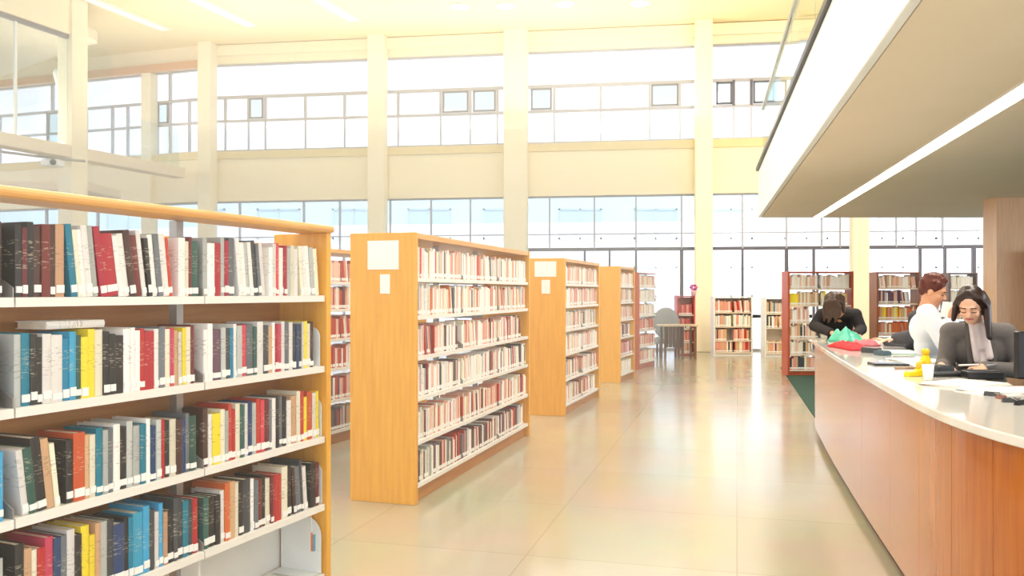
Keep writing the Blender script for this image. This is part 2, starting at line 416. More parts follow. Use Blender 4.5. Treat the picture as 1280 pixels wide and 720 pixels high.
# cut for the light is modelled as an inset fitting standing 1 mm proud
S(b.build('ceiling_3', M_SOFFIT))
b = MB(); b.prism([(bx(-1, -.06), -1), (bx(15.2, -.06), 15.24), (bx(15.2, -.001), 15.24), (bx(-1, -.001), -1)], ZSO-.001, 3.74)
b.prism([(bx(15.2, .0), 15.201), (bx(15.2, .0), 15.24), (11.5, 15.24), (11.5, 15.201)], ZSO-.001, 3.74)
S(b.build('wall_balcony', M_WHITEP, bevel=.01))
b = MB(); b.prism([(bx(-1, .06), -1), (bx(15.2, .06), 15.1), (11.5, 15.1), (11.5, -1)], ZSO+.3, ZSO+.6); S(b.build('floor_4', M_WHITEP))
t = empty('balcony_balustrade'); tag(t, 'frameless glass balustrade along the right balcony edge with slim rail', 'balustrade')
ys = [-1, 1.2, 3.4, 5.6, 7.8, 10.0, 12.2, 15.1]
for i in range(7):
    y0, y1 = ys[i]+.01, ys[i+1]-.01
    b = MB(); b.prism([(bx(y0, .0), y0), (bx(y1, .0), y1), (bx(y1, .018), y1), (bx(y0, .018), y0)], 3.75, 4.82); b.build('glass_panel', M_GLASSG, t)
b = MB(); b.prism([(bx(-1, -.02), -1), (bx(15.12, -.02), 15.12), (bx(15.12, .04), 15.12), (bx(-1, .04), -1)], 4.82, 4.86); b.build('handrail', M_GREY, t)
b = MB(); b.prism([(bx(-1, -.085), -1), (bx(15.14, -.085), 15.26), (bx(15.14, .07), 15.14), (bx(-1, .07), -1)], 3.741, 3.80); b.build('base_channel', M_DKGREY, t)
t = empty('strip_light'); tag(t, 'long warm white strip light recessed in the tan balcony soffit', 'strip light')
def lx(Y, o=0): return 5.51-.219*(15.2-Y)+o
b = MB(); b.prism([(lx(-.8, -.08), -.8), (lx(15.1, -.08), 15.1), (lx(15.1, .08), 15.1), (lx(-.8, .08), -.8)], ZSO-.006, ZSO-.001); b.build('diffuser', M_LIGHT, t)
b = MB()
for o in (-.092, .08):
    b.prism([(lx(-.8, o), -.8), (lx(15.1, o), 15.1), (lx(15.1, o+.012), 15.1), (lx(-.8, o+.012), -.8)], ZSO-.012, ZSO-.001)
b.build('light_trim', M_SHELF, t)
# right end wall panels beyond the staff
b = MB(); pa = at(1246, 300, 12.0); pb = at(1276, 300, 12.0)
b.box(pa.x, pb.x+.05, 12.0, 12.35, 0, ZSO-.001); S(b.build('wall_right_end', wood('tan wall panel', '#e0b58e', '#ecc6a2', .3)))
b = MB(); b.box(pb.x+.051, pb.x+2.2, 11.6, 12.2, 0, 2.13); S(b.build('door_1', wood('deep red brown door', '#7c3410', '#8f4018', .35)))
b = MB(); b.box(pb.x+.051, 11.0, 12.0, 12.3, 2.131, ZSO-.001); S(b.build('wall_right_upper', mat('beige plaster', '#e9d9c2', .8, var=.01)))

# ------------------------------------------------------------------ books
PAL = {'W':'#efebe6','C':'#e6dfc8','G':'#b9bcb8','K':'#26211f','B':'#4a2a20','M':'#6d1f22','R':'#b92225','P':'#cf4057','N':'#24406f','T':'#0d7d9c',
       'Y':'#ecd22e','E':'#2f5a50','O':'#d3622c','L':'#3aa3cf','A':'#cda27c','S':'#6b7077','D':'#3f4145','V':'#6b4a5c','F':'#e3b6a6','H':'#d98d7e'}
NM = {'W':'white','C':'cream','G':'light grey','K':'black','B':'dark brown','M':'maroon','R':'red','P':'pink','N':'navy blue','T':'teal','Y':'yellow',
      'E':'dark green','O':'orange','L':'bright blue','A':'tan','S':'slate grey','D':'charcoal','V':'plum','F':'pale pink','H':'salmon'}
def bookmat(k):
    name = NM[k]+' book cloth'
    if name in MATS: return MATS[name]
    m = bpy.data.materials.new(name); m.use_nodes = True
    nt = m.node_tree; N = nt.nodes; L = nt.links; b = N['Principled BSDF']
    b.inputs['Roughness'].default_value = .45
    c = lin(PAL[k]); light = sum(c[:3]) > 1.1
    tc = N.new('ShaderNodeTexCoord'); oi = N.new('ShaderNodeObjectInfo')
    # title lettering band: blocky noise along z inside a vertical window
    mp = N.new('ShaderNodeMapping'); mp.inputs['Scale'].default_value = (30, 30, 170)
    L.new(tc.outputs['Object'], mp.inputs['Vector'])
    ad = N.new('ShaderNodeVectorMath'); ad.operation = 'ADD'
    L.new(mp.outputs['Vector'], ad.inputs[0])
    cb = N.new('ShaderNodeCombineXYZ'); ml = N.new('ShaderNodeMath'); ml.operation = 'MULTIPLY'; ml.inputs[1].default_value = 57
    L.new(oi.outputs['Random'], ml.inputs[0]); L.new(ml.outputs[0], cb.inputs['X']); L.new(ml.outputs[0], cb.inputs['Z']); L.new(cb.outputs[0], ad.inputs[1])
    nz = N.new('ShaderNodeTexNoise'); nz.inputs['Scale'].default_value = 1.2; nz.inputs['Detail'].default_value = 1
    L.new(ad.outputs[0], nz.inputs['Vector'])
    th = N.new('ShaderNodeMath'); th.operation = 'GREATER_THAN'; th.inputs[1].default_value = .60
    L.new(nz.outputs['Fac'], th.inputs[0])
    sp = N.new('ShaderNodeSeparateXYZ'); L.new(tc.outputs['Object'], sp.inputs[0])
    g1 = N.new('ShaderNodeMath'); g1.operation = 'GREATER_THAN'; g1.inputs[1].default_value = .09; L.new(sp.outputs['Z'], g1.inputs[0])
    g2 = N.new('ShaderNodeMath'); g2.operation = 'LESS_THAN'; g2.inputs[1].default_value = .18; L.new(sp.outputs['Z'], g2.inputs[0])
    g3 = N.new('ShaderNodeMath'); g3.operation = 'MULTIPLY'; L.new(g1.outputs[0], g3.inputs[0]); L.new(g2.outputs[0], g3.inputs[1])
    g4 = N.new('ShaderNodeMath'); g4.operation = 'MULTIPLY'; L.new(g3.outputs[0], g4.inputs[0]); L.new(th.outputs[0], g4.inputs[1])
    g5 = N.new('ShaderNodeMath'); g5.operation = 'MULTIPLY'; g5.inputs[1].default_value = .32; L.new(g4.outputs[0], g5.inputs[0])
    hs = N.new('ShaderNodeHueSaturation'); hs.inputs['Color'].default_value = c
    mr = N.new('ShaderNodeMapRange'); mr.inputs['To Min'].default_value = .82; mr.inputs['To Max'].default_value = 1.18
    L.new(oi.outputs['Random'], mr.inputs['Value']); L.new(mr.outputs[0], hs.inputs['Value'])
    mh = N.new('ShaderNodeMapRange'); mh.inputs['To Min'].default_value = .49; mh.inputs['To Max'].default_value = .51
    L.new(oi.outputs['Random'], mh.inputs['Value']); L.new(mh.outputs[0], hs.inputs['Hue'])
    mx = N.new('ShaderNodeMix'); mx.data_type = 'RGBA'
    L.new(g5.outputs[0], mx.inputs['Factor']); L.new(hs.outputs['Color'], mx.inputs['A'])
    mx.inputs['B'].default_value = lin('#5a4a44') if light else lin('#e8dcc0')
    L.new(mx.outputs['Result'], b.inputs['Base Color'])
    MATS[name] = m
    return m

def book_geo(w, d, h):
    """cover outline (C shape in plan, spine bowed toward -y) and page block"""
    t = min(.0028, w*.15); bow = min(.004, w*.18)
    n = 4; out = []
    for i in range(n+1):
        a = i/n; out.append((w*a, bow-bow*math.sin(PI*a)))
    poly = out+[(w, d), (w-t, d), (w-t, t+bow), (t, t+bow), (t, d), (0, d)]
    return poly, (t, w-t, t+bow, d-.006, .004, h-.004)

def cover_mesh(mb, poly, h, m, M):
    n = len(poly); vs = [(p[0], p[1], 0) for p in poly]+[(p[0], p[1], h) for p in poly]
    fs = [(i, (i+1) % n, n+(i+1) % n, n+i) for i in range(n)]
    # caps as quads of the C outline: spine strip + two boards   (indices: 0..4 spine, 5 w,d 6 7 8 9 10)
    for base, rev in ((0, True), (n, False)):
        for f in ([0, 1, 2, 3, 4, 7, 8], [4, 5, 6, 7], [0, 8, 9, 10]):
            g = [base+i for i in f]
            fs.append(tuple(g[::-1]) if rev else tuple(g))
    mb.add(vs, fs, m, M)

def make_book(M, w, d, h, k, label, group, sticker=True):
    poly, pg = book_geo(w, d, h)
    mb = MB(); cover_mesh(mb, poly, h, bookmat(k), None)
    o = mb.build('book', None); o.matrix_world = M
    tag(o, label, 'book', group)
    p = MB(); p.box(*pg); po = p.build('pages', M_PAGES, o)
    if sticker and rnd.random() < .8:
        s = MB(); z = rnd.uniform(.007, .016)
        s.box(w*.06, w*.94, -.0012, bow_y(w), z, z+rnd.uniform(.019, .030)); s.build('spine_label', M_LABEL, o)
    return o
def bow_y(w): return .0035

stuff = MB()
def add_stuff_book(M, w, d, h, k):
    poly, pg = book_geo(w, d, h)
    cover_mesh(stuff, poly, h, bookmat(k), M); stuff.box(*pg, m=M_PAGES, M=M)
    stuff.box(w*.06, w*.94, -.0012, .002, .012, .04, m=M_LABEL, M=M)

ORD = lambda n: '%d%s' % (n, 'th' if 10 <= n % 100 <= 20 else {1: 'st', 2: 'nd', 3: 'rd'}.get(n % 10, 'th'))

def fill_row(M0, xa, xb, zs, seq, wr, hr, depth, front, handler, rev=False, leanp=.12, loose=0.02):
    """place books left to right between xa and xb; returns count"""
    x = xa; i = 0; lean = 0.0; run = 0
    out = []
    while True:
        k = seq(i)
        w = rnd.uniform(*wr) if rnd.random() > .12 else rnd.uniform(wr[1], wr[1]*1.5)
        h = rnd.uniform(*hr); d = min(depth, h*rnd.uniform(.68, .78))
        if run <= 0:
            newl = 0.0
            if rnd.random() < leanp: newl = math.radians(rnd.uniform(3, 8)); 
            run = rnd.randint(3, 7)
            if newl != lean: x += h*abs(math.sin(newl)-math.sin(lean))+.002
            lean = newl
        if x+w/math.cos(lean)+.005 > xb: break
        R = Matrix.Rotation(-lean, 4, 'Y')  # top leans toward -x
        X = x
        out.append((M0 @ Matrix.Translation((X, front+rnd.uniform(0, .006), zs)) @ R, w, d, h, k))
        x += w/math.cos(lean)+.0008; i += 1; run -= 1
    for o in out: handler(*o)
    return len(out)

# ------------------------------------------------------------------ bookcase builder
def bookcase(name, label, origin, rot, L, bays, H, shelves, depth, group=None, double=True, top='panel', ends=(True, True), wood_m=None, back=None, lip=.03, kick=True,
             end_depth=None, topw=.045, shelf_m=None, openb=0, brackets=True):
    wm = wood_m or M_WOOD; sm = shelf_m or M_SHELF
    t = empty(name, origin, rot); tag(t, label, 'bookcase', group)
    ed = end_depth or depth
    if ends[0]:
        b = MB(); b.box(-.04, 0, -.015, ed+.015, 0, H-(topw if top != 'rail' else 0)*0); b.build('end_panel', wm, t, bevel=.004)
    if ends[1]:
        b = MB(); b.box(L, L+.035, -.015, ed+.015, 0, H-(topw if top == 'rail' else 0)); b.build('end_panel', wm, t, bevel=.004)
    x0 = 0 if ends[0] else 0; 
    if top == 'rail':
        b = MB(); b.box(-.02, L+.05, -.03, depth*.55, H-topw, H); b.build('top_rail', M_WOODX, t, bevel=.014)
    elif top == 'panel':
        b = MB(); b.box(.001, L-.001, -.005, ed+.005, H-topw, H-.002); b.build('top_panel', M_WOODX if wood_m is None else wm, t, bevel=.004)
    bl = L/bays
    for i in range(bays+1):
        if (i == 0 and ends[0]) or (i == bays and ends[1]): continue
        b = MB(); b.box(i*bl-.018, i*bl+.018, ed*.5-.02, ed*.5+.02, 0.0, H-topw-.001); b.build('upright', M_GREY, t)
    for zi, z in enumerate(shelves):
        for i in range(bays):
            b = MB(); a, c = i*bl+.0035, (i+1)*bl-.0035
            sd = depth if not double else ed
            b.box(a, c, 0, sd*.5-.022 if double else depth-.022, z-.012, z)
            b.box(a, c, -.004, 0.012, z-lip, z-.0005)
            if double: b.box(a, c, sd*.5+.022, sd, z-.012, z); b.box(a, c, sd-.012, sd+.003, z-lip, z)
            b.build('shelf', sm, t)
        if brackets:
            for i in range(bays+1):
                if (i == 0 and ends[0]) or (i == bays and ends[1]): continue
                b = MB(); yb = (ed*.5-.022) if double else depth-.025
                b.add([(i*bl-.002, .004, z-.02), (i*bl-.002, .004, z+.03), (i*bl-.002, yb, z+.17), (i*bl-.002, yb, z-.02),
                       (i*bl+.002, .004, z-.02), (i*bl+.002, .004, z+.03), (i*bl+.002, yb, z+.17), (i*bl+.002, yb, z-.02)],
                      [(0,1,2,3), (7,6,5,4), (0,4,5,1), (1,5,6,2), (2,6,7,3), (3,7,4,0)])
                b.build('shelf_bracket', M_GREY, t)
    if kick:
        b = MB(); b.box(0, L, .03, ed-.03, 0.0, shelves[-1]-lip-.002); b.build('plinth', M_WOODIN if wood_m is None else wm, t)
    if back:
        b = MB(); b.box(.002, L-.002, (ed*.5-.004) if double else depth-.02, (ed*.5+.004) if double else depth-.008, shelves[-1]+.002, back[0]); b.build('back_panel', back[1], t)
    M = Matrix.Translation(origin) @ Matrix.Rotation(rot, 4, 'Z')
    return t, M, bl

# --- near left bookcase
E = Vector((-.92, 4.12, 0)); u = Vector((.646, 1.55, 0)).normalized(); r1 = math.atan2(u.y, u.x)
L = 2.45; O1 = E-u*L
SH1 = [1.533, 1.188, .843, .512, .17]
case1, M1, bl1 = bookcase('bookcase', 'large open bookcase with oak rail and end panel, filled with colourful books, nearest the camera', O1, r1, L, 3, 1.876, SH1, .29,
    double=False, top='rail', ends=(False, True), back=(SH1[0]-.03, M_WOODIN), topw=.036)
b = MB(); a = 2*bl1+.01
b.box(a, L-.003, .262, .268, SH1[4]+.003, SH1[3]-.035); b.box(a-.006, a+.002, .03, .268, SH1[4]+.003, SH1[3]-.035); b.build('white_liner', mat('white liner board', '#e9e9e2', .5), case1)
rows1 = [
 "BKAKMKBMBATCWWGRRWWBMWKWSWRWCMEWWWGWRGRSWWGWDSWWWPWRGCWCWWGCAWCW",
 "NPKGTAKKWWTTLEYYBCKKKWDWWRRWGSCPACWYCMRMWWVSGDTWGGPSEWDCAWRPWMSWDNDWCYCBGWWG",
 "LTKWEKACKKOACTGSWKGAGTWNGRKCBANSEMKSMBWYCGRRCOEWNGRPMSWGKSKWACRYOACYGW",
 "GMKKACRPNSWKYYAGDNKTLLDWLAKDDTWDRSEKKWOACKDWSMKCMARRCKBSDWKMYPGCW"]
RN = ['top', 'second', 'third', 'fourth']
n_ind = 0
visx0 = None
# local x where the frame begins
kk = (-10-640)/F; xvis = (kk*O1.y-O1.x)/(u.x-kk*u.y)
hrs = [(.215, .245), (.205, .235), (.205, .24), (.2, .245)]
for ri, s in enumerate(rows1):
    z = SH1[ri]+.0005
    placed = []
    def h(M, w, d, hh, k): placed.append((M, w, d, hh, k))
    # rough count so the colour string lands left to right over the visible run
    span = L-.012-xvis; step = span/len(s)
    for bay in range(3):
        xa = bay*bl1+.012; xb = (bay+1)*bl1-.008
        if xb < xvis: continue
        xa = max(xa, xvis-.01)
        st = xa
        def seq(i, st=st, s=s, ri=ri):
            j = int((st+i*.0268-xvis)/span*len(s)); return s[max(0, min(len(s)-1, j))]
        fill_row(M1, xa, xb-(.05 if (ri, bay) == (1, 2) else 0), z, seq, (.017, .032), hrs[ri], .2, .008, h, leanp=.45 if ri == 0 else .1)
    n = len(placed)
    for j, (M, w, d, hh, k) in enumerate(placed):
        wd = 'thin' if w < .021 else ('thick' if w > .033 else 'mid-width')
        make_book(M, w, d, hh, k, '%s %s book, %s from the oak end panel, %s row of the nearest bookcase' % (wd, NM[k], ORD(n-j), RN[ri]), 'books on the nearest bookcase')
    n_ind += n
# books lying flat on top of the second and third rows
def flat_book(x, y, z, w, d, h, k, rz, label):
    M = M1 @ Matrix.Translation((x, y, z)) @ Matrix(((0, 0, -1, 0), (0, 1, 0, 0), (1, 0, 0, 0), (0, 0, 0, 1)))
    o = make_book(M, w, d, h, k, label, None, sticker=False); return o
flat_book(1.20, .05, SH1[1]+.238, .026, .15, .23, 'W', 0, 'white book lying flat on top of the second row, nearest bookcase')
# bookends and hanging tag
b = MB()
prof = [(0, 0), (.14, 0), (.14, .20), (.13, .235), (.10, .25), (0, .25)]
def plate(name, x, y, z, hgt, dep, label, m, rad=.05):
    o = empty(name, M1 @ Vector((x, y, z)), r1); tag(o, label, 'bookend')
    vs = []; poly = [(0, 0), (dep, 0), (dep, hgt)]
    for i in range(7):
        a = PI/2+i/6*PI/2; poly.append((rad+rad*math.cos(a), hgt-rad+rad*math.sin(a)))
    mm = MB(); mm.prism(poly, 0, .003, M=Matrix(((0,0,1,0),(1,0,0,0),(0,1,0,0),(0,0,0,1)))); mm.build('upright_plate', m, o)
    mm = MB(); mm.box(-.09, 0, 0.01, dep-.01, 0, .0015); mm.build('foot', m, o)
    return o
plate('bookend', 2.442, .01, SH1[3]+.001, .2, .16, 'white rounded bookend against the oak end panel, fourth row of the nearest bookcase', M_WHITEP)
plate('bookend', 2.436, .01, SH1[4]+.004, .27, .24, 'large white rounded divider on the empty bottom shelf of the nearest bookcase', mat('white divider board', '#eef0ee', .45), rad=.09)
plate('bookend', 2.425, .01, SH1[1]+.001, .19, .18, 'pale rounded bookend ending the second row, nearest bookcase', M_WHITEP)
plate('bookend', 2.44, .01, SH1[2]+.001, .19, .16, 'white rounded bookend ending the third row, nearest bookcase', M_WHITEP)
t = empty('hanging_tag', M1 @ Vector((2.33, -.008, SH1[3]-.03)), r1); tag(t, 'orange and blue paper tag dangling on a white string under the fourth shelf', 'tag')
b = MB(); b.tube([(0, 0, 0), (.003, -.002, -.05), (.01, 0, -.085)], .0016); b.build('string', M_WHITEP, t)
b = MB(); b.box(.0, .014, -.001, .001, -.17, -.08); b.build('orange_strip', bookmat('O'), t)
b = MB(); b.box(.015, .034, -.001, .001, -.175, -.095); b.build('blue_strip', bookmat('L'), t)

# --- remaining rows
def case_books(M, bl, bays, SHs, depth, pals, budget_first=0, first_label=None, group=None, wr=(.018, .034), hr=(.19, .235), skip=()):
    for ri, z in enumerate(SHs):
        cnt = [0]
        pal = pals[min(ri, len(pals)-1)]
        for bay in range(bays):
            if (ri, bay) in skip: continue
            def seq(i): return rnd.choice(pal)
            def h(MM, w, d, hh, k):
                cnt[0] += 1
                if cnt[0] <= budget_first:
                    wd = 'thin' if w < .021 else ('thick' if w > .034 else 'mid-width')
                    make_book(MM, w, d, hh, k, first_label % (wd, NM[k], ORD(cnt[0]), ('top', 'second', 'third', 'fourth', 'fifth', 'bottom')[ri]), group)
                else: add_stuff_book(MM, w, d, hh, k)
            fill_row(M, bay*bl+.012, (bay+1)*bl-.008-(rnd.random() < .25)*rnd.uniform(.05, .2), z+.0005, seq, wr, hr, depth*.42 if depth > .4 else depth*.75, .012, h, leanp=.15)
SH6 = [1.64, 1.36, 1.075, .785, .465, .15]
SH6 = [1.655, 1.375, 1.075, .775, .455, .14]
WASHED = ["WWWCFFGFWHCWAWSFWPW", "WCFWRFWCWAWOFWSCFW", "WWFRHWCWASFWWMFCHW", "WCWWGDWCFRWWCVFWHW", "RWFRMVWCFWCHRWCCFW", "DVMSRGWCWWFSVWCCGM"]  # spine colours paled so the washed-out light is painted into the books
O2 = Vector((-.70, 6.14, 0)); u2 = Vector((.87, 2.90, 0)).normalized(); r2 = math.atan2(u2.y, u2.x)
case2, M2, bl2 = bookcase('bookcase', 'oak double-sided bookcase with two paper notices on its end, second from the camera', O2, r2, 3.03, 3, 1.985, SH6, .5)
IND2 = max(0, (298-n_ind)//6)
case_books(M2, bl2, 3, SH6, .5, WASHED, IND2, '%s %s book, %s from the near end, %s row of the second bookcase', 'books on the second bookcase')
O3 = Vector((.66, 10.5, 0)); u3 = Vector((.60, 1.83, 0)).normalized(); r3 = math.atan2(u3.y, u3.x)
case3, M3, bl3 = bookcase('bookcase', 'oak bookcase with notices on its end, third in the row along the aisle', O3, r3, 1.95, 2, 1.975, SH6, .46)
WASHED2 = ["WWCFHWFWAWGF", "WCHRHFWHAW", "AECWHFHWGW", "WGWHCFWFAW", "WCDWFHWAFR", "WHCMWFRWAW"]  # same washed-out light put into the third bookcase's book colours
case_books(M3, bl3, 2, SH6, .46, WASHED2)
O4 = Vector((1.84, 14.3, 0)); r4 = math.atan2(.9, .36)
case4, M4, bl4 = bookcase('bookcase', 'oak-ended bookcase fourth along the aisle, without notices', O4, r4, .97, 1, 1.99, SH6, .46)
case_books(M4, bl4, 1, SH6, .46, ["WCFGHW", "WCHDFC", "WHRFCH", "DWWMHR", "PHWVHR", "CWCFWC"])
O5 = Vector((2.54, 16.8, 0)); r5 = math.atan2(.9, .49)
case5, M5, bl5 = bookcase('bookcase', 'open bookcase with red boards showing, farthest of the aisle row', O5, r5, 1.03, 1, 1.94, SH6, .45, ends=(True, False), wood_m=M_REDWOOD, topw=.02)
case_books(M5, bl5, 1, SH6, .45, ["WAHFWC", "WCSWFC", "WCHAWW", "RHORWH", "HAWORH", "FHWRCA"])
# row behind the nearest one (seen between bookcases one and two)
O6 = Vector((-2.35, 7.45, 0)); v6 = (Vector((-1.63, 8.95, 0))-Vector((-1.85, 8.43, 0))).normalized(); 
r6 = math.atan2(v6.y, v6.x); O6 = Vector((-1.85, 8.43, 0))-v6*2.0
case6, M6, bl6 = bookcase('bookcase', 'bookcase packed with red and white books, glimpsed between the two nearest bookcases', O6, r6, 4.0, 4, 1.99, SH6, .5)
case_books(M6, bl6, 4, SH6, .5, ["FHWWRF", "HWFMRF", "RFWHRW", "RHRWFR", "RMVWRF", "VDMGRA"], skip=[(r, b_) for r in range(6) for b_ in (0, 3)])

# notices on end panels
def notice(M, y0, y1, z0, z1, label):
    t = MB(); t.box(-.0435, -.041, y0, y1, z0, z1)
    o = t.build('notice', M_PAPER); o.matrix_world = M; tag(o, label, 'notice', 'paper notices on bookcase ends')
    return o
notice(M2, .12, .37, EYE+(365-337)/F*6.2, EYE+(365-301)/F*6.2, 'large white notice on the end panel of the second bookcase')
notice(M2, .19, .27, EYE+(365-367)/F*6.2, EYE+(365-343)/F*6.2, 'small white card below the large notice on the second bookcase')
notice(M3, .10, .38, EYE+(365-346)/F*10.6, EYE+(365-327)/F*10.6, 'large white notice on the end panel of the third bookcase')
notice(M3, .18, .29, EYE+(365-367)/F*10.6, EYE+(365-350)/F*10.6, 'small white card below the large notice on the third bookcase')

# --- far bookcases, facing the camera
def far_case(name, label, px0, px1, Y, top, sh, bays, depth=.32, wood_m=M_REDWOOD, pals=None, rot=0.0, group=None, skip=(), back=None, shelf_m=None, ends=(True, True), hr=(.20, .26)):
    x0 = (px0-640)/F*Y; x1 = (px1-640)/F*Y
    t, M, bl = bookcase(name, label, Vector((x0, Y, 0)), rot, (x1-x0-.04)/math.cos(rot), bays, top, sh, depth, double=False, wood_m=wood_m, topw=.03, group=group, back=back, shelf_m=shelf_m, ends=ends)
    case_books(M, bl, bays, sh, depth, pals, wr=(.022, .045), hr=hr, skip=skip)
    return t
TANS = mat('cream steel shelf', '#e8d8c2', .4)
far_case('bookcase', 'tall bookcase with a red-brown end panel standing beyond the counter end', 987, 1067, 15.5, 1.93, [1.62, 1.31, 1.0, .70, .41, .12], 2,
         pals=["WFAWCW", "CAFCYA", "FWHAFC", "FDAHWC", "CAWHDF", "WHACDF"], shelf_m=TANS)
far_case('bookcase', 'tall bookcase standing behind the person in the white shirt', 1098, 1150, 16.4, 1.94, [1.63, 1.33, 1.02, .72, .41, .12], 1,
         wood_m=wood('tan brown wood', '#8f5c40', '#a56d4c', .4), pals=["FWCAFW", "VWFGFV", "YAOCYO", "OAHOCR", "AOFDRA", "WDAHHA"], shelf_m=TANS)
far_case('bookcase', 'tall open bookcase in front of the window, right of the white-shirted person', 1188, 1222, 17.0, 1.94, [1.63, 1.33, 1.02, .72, .41, .12], 1,
         wood_m=wood('grey brown wood', '#6f5c56', '#7d6a62', .4), pals=["WWC", "WFC", "FHD", "FWD", "ADF", "WFD"], shelf_m=TANS)
far_case('bookcase', 'low bookcase beside the tall cream column, before the rear windows', 894, 941, 20.3, 1.44, [1.06, .72, .38, .10], 2,
         wood_m=M_SHELF, pals=["AHFHWR", "CWAHGA", "HARFDH", "HCHRKA"], shelf_m=TANS, hr=(.24, .29), back=(1.40, TANS))
far_case('bookcase', 'low bookcase between the column and the tall red-brown bookcase', 958, 1012, 20.0, 1.42, [1.04, .70, .36, .10], 2,
         wood_m=M_SHELF, pals=["ADFWGA", "FWAHDC", "CDWAHF", "KAHCFA"], shelf_m=TANS, skip=[(2, 0)], hr=(.24, .29), back=(1.38, TANS))
far_case('bookcase', 'low bright red bookcase left of the tall cream column', 848, 869, 20.45, 1.46, [1.0, .66, .34, .08], 1,
         wood_m=wood('bright red laminate', '#c93a22', '#d8452a', .35), pals=["RHRP", "RHFR", "OAHR", "FAOR"], shelf_m=TANS, hr=(.22, .27), back=(1.42, M_REDWOOD))
st = stuff.build('books', None); tag(st, 'many smaller pale and red books on the shelves of the farther bookcases', 'books', kind='stuff')

# flowers/toy on red bookcase
t = empty('paper_flower', at(867, 371, 20.3)-Vector((0, 0, .0))); t.location.z = 1.462
tag(t, 'purple and pink paper flower on top of the low red bookcase', 'ornament')
b = MB(); b.lathe([(.05, 0), (.07, .1), (.06, .12)]); b.build('pot', mat('pink pot', '#e6b9c4', .5), t, smooth=True)
for i in range(6):
    a = i*PI/3; b = MB(); b.ell((.06*math.cos(a), .0+.02*math.sin(a), .2+.05*math.sin(a)), (.045, .02, .035), seg=10, rings=6); b.build('petal', mat('purple petal', '#9a4aa0', .6) if i % 2 else mat('pink petal', '#e06a90', .6), t, smooth=True)
b = MB(); b.tube([(0, 0, .1), (0, 0, .2)], .008); b.build('stem', M_CARPET, t)

# reading desk and chair far off
t = empty('reading_desk', (3.5, 19.2, 0)); tag(t, 'brown reading desk with a slatted front between the aisle bookcases and red bookcase', 'desk')
b = MB(); b.box(-.1, .75, -.05, .55, .76, .80); b.build('desk_top', mat('pale desk top', '#d8c2a0', .4), t, bevel=.006)
b = MB()
for i in range(5): b.box(0.0+i*.085, .075+i*.085, .0, .02, .28, .76)
b.build('front_panel', M_DARKWOOD, t)
for x in (-.02, .38, .67):
    for y in (.0, .48):
        b = MB(); b.box(x, x+.05, y, y+.05, 0, .76); b.build('leg', mat('leg brown', '#7a5c42', .5), t)
t = empty('armchair', (3.72, 20.05, 0)); tag(t, 'grey rounded armchair behind the far brown reading desk', 'chair')
b = MB(); b.box(-.28, .28, -.25, .25, .32, .47); b.build('seat', mat('grey upholstery', '#9fa2a6', .8), t, bevel=.05)
b = MB(); b.ell((0, .25, .80), (.32, .07, .38)); b.build('backrest', mat('grey upholstery', '#9fa2a6', .8), t, smooth=True)
for x in (-.24, .2):
    for y in (-.22, .18):
        b = MB(); b.box(x, x+.04, y, y+.04, 0, .33); b.build('leg', M_DARKWOOD, t)

# ------------------------------------------------------------------ counter
def catmull(P, n=8):
    out = []
    for i in range(len(P)-1):
        p0 = P[max(i-1, 0)]; p1 = P[i]; p2 = P[i+1]; p3 = P[min(i+2, len(P)-1)]
        for k in range(n):
            t = k/n
            out.append(tuple(.5*((2*p1[j])+(-p0[j]+p2[j])*t+(2*p0[j]-5*p1[j]+4*p2[j]-p3[j])*t*t+(-p0[j]+3*p1[j]-3*p2[j]+p3[j])*t**3) for j in range(2)))
    out.append(P[-1]); return out
FC = catmull([(3.28, 9.2), (2.86, 7.7), (2.43, 6.07), (2.10, 4.75), (1.90, 3.9), (1.82, 3.35), (1.84, 2.9), (2.0, 2.4), (2.4, 1.95), (3.0, 1.7)], 8)
def offs(C, d):
    o = []
    for i in range(len(C)):
        a = Vector(C[max(i-1, 0)]); c = Vector(C[min(i+1, len(C)-1)]); t = (c-a).normalized()
        n = Vector((-t.y, t.x)); o.append((C[i][0]+n.x*d(i), C[i][1]+n.y*d(i)))
    return o
def width(i): 
    y = FC[i][1]; return .60+max(0, min(1, (y-5.0)/2.5))*.14
def ring(mb, A, B, z0, z1):
    n = len(A); vs = []
    for P, z in ((A, z0), (B, z0), (A, z1), (B, z1)): vs += [(p[0], p[1], z) for p in P]
    fs = []
    for i in range(n-1):
        fs += [(i, i+1, n+i+1, n+i), (2*n+i, 3*n+i, 3*n+i+1, 2*n+i+1), (i, 2*n+i, 2*n+i+1, i+1), (n+i, n+i+1, 3*n+i+1, 3*n+i)]
    fs += [(0, n, 3*n, 2*n), (n-1, 3*n-1, 4*n-1, 2*n-1)]
    mb.add(vs, fs)
t = empty('service_counter', (0, 0, 0)); tag(t, 'long curved service counter with glossy cherry wood front and white worktop', 'counter')
outA = FC; inB = offs(FC, width)
b = MB(); ring(b, outA, inB, .99, 1.03); b.build('worktop', M_TOP, t, bevel=.006)
n = len(FC); i = 0; pf = offs(FC, lambda i: .035); pb = offs(FC, lambda i: .055)
ib = offs(FC, lambda i: width(i)-.05)
seams = []
b = MB(); ring(b, offs(FC, lambda i: .057), ib, .10, .988); b.build('counter_body', M_DARKWOOD, t)
while i < n-1:
    j = min(n-1, i+6)
    A = pf[i:j+1]; B = pb[i:j+1]
    def shrink(P):
        P = [Vector(p) for p in P]; P[0] = P[0]+(P[1]-P[0]).normalized()*.0015; P[-1] = P[-1]+(P[-2]-P[-1]).normalized()*.0015; return [tuple(p) for p in P]
    b = MB(); ring(b, shrink(A), shrink(B), .075, .985); b.build('front_panel', M_COUNTER, t)
    i = j
